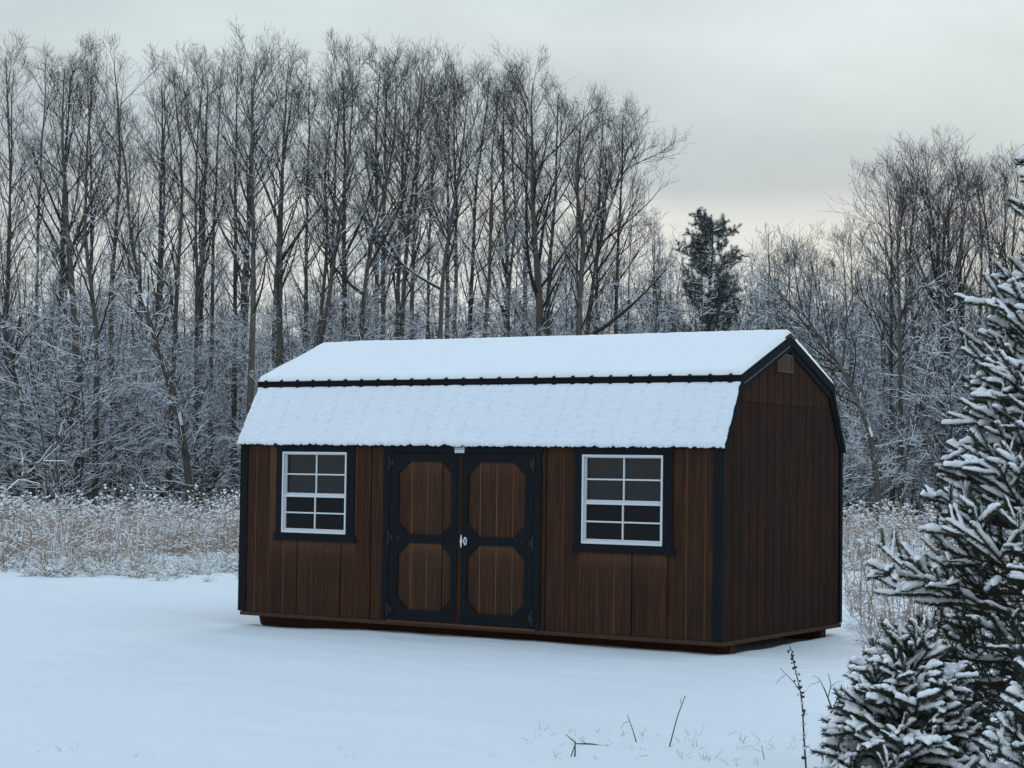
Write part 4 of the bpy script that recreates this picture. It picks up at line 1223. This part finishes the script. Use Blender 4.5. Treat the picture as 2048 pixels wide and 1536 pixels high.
stalk('dead_shrub', [([(1745,1310),(1738,1280),(1726,1262),(1715,1250)], .006, .002), ([(1745,1310),(1752,1270),(1765,1240)], .005, .002), ([(1738,1285),(1720,1275),(1702,1258),(1698,1252)], .004, .0015),
                     ([(1748,1300),(1770,1270),(1790,1245)], .005, .002), ([(1742,1295),(1730,1290),(1716,1275)], .004, .002)],
      19.5, 'thin snowy shrub behind the top of the small spruce', 'shrub', snow=0.005)
for a_, b_, lb in ((1722, 24, 'dark broken weed clump on snow just right of the shed corner'),):
    x = a_
    stalk('dead_shrub', [([(x,1238),(x-10,1232),(x-18,1226)], .012, .006), ([(x,1238),(x+8,1226),(x+14,1234)], .012, .006), ([(x+2,1238),(x+4,1222)], .009, .004), ([(x,1236),(x+18,1238)], .01, .005)],
          b_, lb, 'shrub', snow=0.006)

# ------------------------------------------------------------------ spruces
def spruce(foot, H, Rb, n_lev, per, label, seed, group=None, sp2=0.11, inner=0.25, cull=None, len3=0.2, low_el=-4, shoot_scale=1.0, low_bare=0.0, round_=0.85, fat=1.0):
    rng = np.random.default_rng(seed)
    o = thing('spruce_tree', foot, label, 'spruce', group)
    z = np.linspace(-0.1, H, 14)
    P = np.stack([np.zeros(14), np.zeros(14), z], -1)
    rt = np.linspace(0.018*H+0.012, 0.006, 14)
    g = G(); tubes(g, P[None], rt[None], 8); g.build('trunk', SPR_TWIG, o)
    # main branches
    hs = H*np.linspace(0.06, 0.985, n_lev)
    st, di, ln = [], [], []
    for i, h in enumerate(hs):
        t = h/H
        n = per if t < 0.85 else max(3, per-2)
        a0 = rng.uniform(0, 6.28)
        for k in range(n):
            a = a0+2*math.pi*(k+rng.uniform(-0.25, 0.25))/n
            el = math.radians(np.interp(t, [0, 0.3, 0.7, 1.0], [low_el, 10, 26, 58])+rng.normal(0, 6))
            st.append((0, 0, h+rng.normal(0, 0.02))); di.append((math.cos(a)*math.cos(el), math.sin(a)*math.cos(el), math.sin(el)))
            ln.append((Rb*(1-t)**round_+0.10)*rng.uniform(0.78, 1.14))
    st, di, ln = np.array(st), np.array(di), np.array(ln)
    if cull is not None:
        ok = cull(np.array(foot)+st+di*ln[:, None]*0.6); st, di, ln = st[ok], di[ok], ln[ok]
    A, ra = grow(st, di, ln, 0.004+0.011*ln, np.full(len(ln), 0.003), 8, 0.05, 0.22, rng)
    wood = G(); tubes(wood, A, ra, 5, rng=rng)
    shoots = []                     # (points (6,3), kind)
    def resamp(Q, n=6):
        S_ = Q.shape[1]; x = np.linspace(0, S_-1, n); i = np.minimum(x.astype(int), S_-2); f = (x-i)[None, :, None]
        return Q[:, i]*(1-f)+Q[:, i+1]*f
    # the leading shoot of every branch (outer third) carries needles too
    lead = A[:, 5:]
    shoots.append((resamp(lead), ln*0+1.0))
    mid = A[:, 2:6]
    shoots.append((resamp(mid), np.clip(ln*0+0.6, 0, 1)))
    S2, D2, T2, L2, I2 = [], [], [], [], []
    for b in range(len(ln)):
        n = max(2, int(ln[b]*0.85/sp2))
        s_, d_, t_, r_, _ = sprout(A[b:b+1], ra[b:b+1], n, 0.15, 0.97, (38, 58), rng)
        # flatten the sprays: side shoots go left and right, a few upwards
        ax = nrm(A[b, -1]-A[b, 0]); sd_ = nrm(np.cross(ax, [0, 0, 1.0])); upv = np.cross(sd_, ax)
        sg = np.where(np.arange(n) % 2, 1, -1)[:, None]
        th = np.radians(rng.normal(10, 32, n))[:, None]
        side = sd_[None]*sg*np.cos(th)+upv[None]*np.sin(th)
        an = np.radians(rng.uniform(38, 60, n))[:, None]
        S2.append(s_); D2.append(ax[None]*np.cos(an)+side*np.sin(an)); T2.append(t_)
        L2.append(np.clip((ln[b]*(1-t_)*0.72+0.10), 0.09, 0.55)*rng.uniform(0.75, 1.2, n)); I2.append(np.full(n, b))
    S2, D2, T2, L2 = map(np.concatenate, (S2, D2, T2, L2))
    B_, rb = grow(S2, D2, L2, np.full(len(L2), 0.005), np.full(len(L2), 0.002), 5, 0.05, 0.18, rng)
    tubes(wood, B_, rb, 4, rng=rng)
    shoots.append((resamp(B_), T2))
    big = np.where(L2 > 0.19)[0]
    if len(big):
        s3, d3, t3, r3, pi = sprout(B_[big], rb[big], max(2, int(3.2/shoot_scale)), 0.22, 0.92, (35, 58), rng)
        l3 = np.clip(L2[big][pi]*(1-t3)*0.8+0.07, 0.07, len3)*rng.uniform(0.8, 1.2, len(t3))
        d3[:, 2] = d3[:, 2]*0.6+0.12
        C_, rc = grow(s3, d3, l3, np.full(len(l3), 0.004), np.full(len(l3), 0.002), 3, 0.05, 0.15, rng)
        tubes(wood, C_, rc, 4, rng=rng)
        shoots.append((resamp(C_), T2[big][pi]))
    cr_ = wood.build('crown', SPR_TWIG, o)
    Q = np.concatenate([a for a, b in shoots]); W = np.concatenate([b for a, b in shoots])
    lens = np.linalg.norm(np.diff(Q, axis=1), axis=2).sum(1)
    # ---- needles
    cnt = np.clip((lens*760).astype(int), 34, 200)
    idx = np.repeat(np.arange(len(Q)), cnt)
    t = rng.random(len(idx))**0.92*5; i = np.minimum(t.astype(int), 4); f = (t-i)[:, None]
    p = Q[idx, i]*(1-f)+Q[idx, i+1]*f; d = nrm(Q[idx, i+1]-Q[idx, i])
    q = rng.normal(size=p.shape); q[:, 2] -= 0.1; q = nrm(q-(q*d).sum(1, keepdims=True)*d)
    a = np.radians(rng.uniform(28, 62, len(p)))[:, None]
    nd = d*np.cos(a)+q*np.sin(a); nl = rng.uniform(0.019, 0.031, len(p))[:, None]
    wv = nrm(np.cross(nd, rng.normal(size=p.shape)))*0.0021
    g = G(); g.add(np.stack([p-wv, p+wv, p+nd*nl+wv*0.3, p+nd*nl-wv*0.3], 1).reshape(-1, 3), np.arange(4*len(p)).reshape(-1, 4))
    g.build('needles', NEEDLE, cr_)
    # ---- snow lying along the shoots
    rad_ = np.hypot(Q[:, 3, 0], Q[:, 3, 1])
    zt = np.clip(Q[:, 3, 2]/H, 0, 1)
    out = rad_/(Rb*(1-zt)**round_+0.10)
    dirs = nrm(Q[:, -1]-Q[:, 0])
    inn = inner + low_bare*np.clip(1-zt/0.55, 0, 1)
    pr = np.clip((out-inn)/0.40, 0.04, 0.95)*np.where(dirs[:, 2] > 0.75, 0.5, 1)
    ok = rng.random(len(Q)) < pr
    Qs, ls, ds = Q[ok], lens[ok], dirs[ok]
    n = 14
    x = 0.5-0.5*np.cos(np.pi*np.linspace(0, 1, n))*(0.85+0.15*np.abs(np.cos(np.pi*np.linspace(0, 1, n)))); tx = x*5
    ii = np.clip(tx.astype(int), 0, 4); ff = (tx-ii)[None, :, None]
    C = Qs[:, ii]*(1-ff)+Qs[:, ii+1]*ff
    over = (Qs[:, -1]-Qs[:, -2])[:, None, :]
    C = C + over*np.clip((x-0.9)/0.1, 0, 1)[None, :, None]*0.12
    steep = np.clip((ds[:, 2]-0.4)/0.5, 0, 1)
    prof = np.sqrt(np.clip(1-np.abs(2*x-1)**7, 0, 1))
    base = rng.uniform(0.012, 0.024, len(Qs))*fat*np.clip(ls/0.14, 0.65, 1.15)*(1-0.45*steep)
    wob = 0.62+0.80*vnoise(np.stack([np.arange(len(Qs))[:, None]*7.3+0*x[None], x[None]*(ls[:, None]*46)], -1), 5)
    rr = base[:, None]*prof[None]*wob
    rr[:, 0] = rr[:, -1] = 0.0008
    d = nrm(np.gradient(C, axis=1))
    u = nrm(np.cross(d, np.array([0.05, 0.03, 1.0]))); v = np.cross(u, d)
    k = 9; a = 2*np.pi*np.arange(k)/k
    ctr = C + v*(0.010+rr*0.78)[..., None]
    ring = ctr[:, :, None]+u[:, :, None]*(rr[..., None]*np.cos(a)*1.12)[..., None]+v[:, :, None]*(rr[..., None]*np.sin(a)*0.85)[..., None]
    jit = 1+0.0*ring
    ring = ring + (vnoise(ring.reshape(-1, 3)*85, 3).reshape(ring.shape[:3])[..., None]-0.5)*0.011*nrm(ring-ctr[:, :, None])*(rr > 0.002)[:, :, None, None]
    b = (np.arange(len(Qs))*n*k)[:, None, None]+(np.arange(n-1)*k)[None, :, None]
    j = np.arange(k)[None, None]; j2 = (j+1) % k
    g = G(); g.add(ring.reshape(-1, 3), np.stack([b+j, b+j2, b+k+j2, b+k+j], -1).reshape(-1, 4))
    g.build('snow_load', SNOW, cr_, smooth=True)
    return o

def in_view(P):
    d = P-CAM; zz = d@FW
    x = 1024+F_PX*(d@RT)/zz
    return x < 2330
big_foot = ground_at(2128, 11.2)
spruce(big_foot, 3.95, 1.22, 22, 7, 'large spruce with snow on its boughs cut off by the right edge', 5, 'spruces at the right', cull=in_view, inner=0.3, low_bare=0.5, round_=1.05, fat=0.82, sp2=0.085, len3=0.22)
spruce(ground_at(1822, 10.0), 0.86, 0.39, 12, 7, 'small bushy spruce loaded with snow in front of the large one', 6, 'spruces at the right', sp2=0.062, inner=-0.35, len3=0.13, low_el=6, shoot_scale=0.8, round_=0.6, fat=0.86)
spruce(ground_at(2110, 9.4), 0.98, 0.36, 8, 6, 'young spruce at the bottom right corner, mostly out of the picture', 8, 'spruces at the right', sp2=0.075, inner=0.0, len3=0.13, low_el=4, fat=0.85)
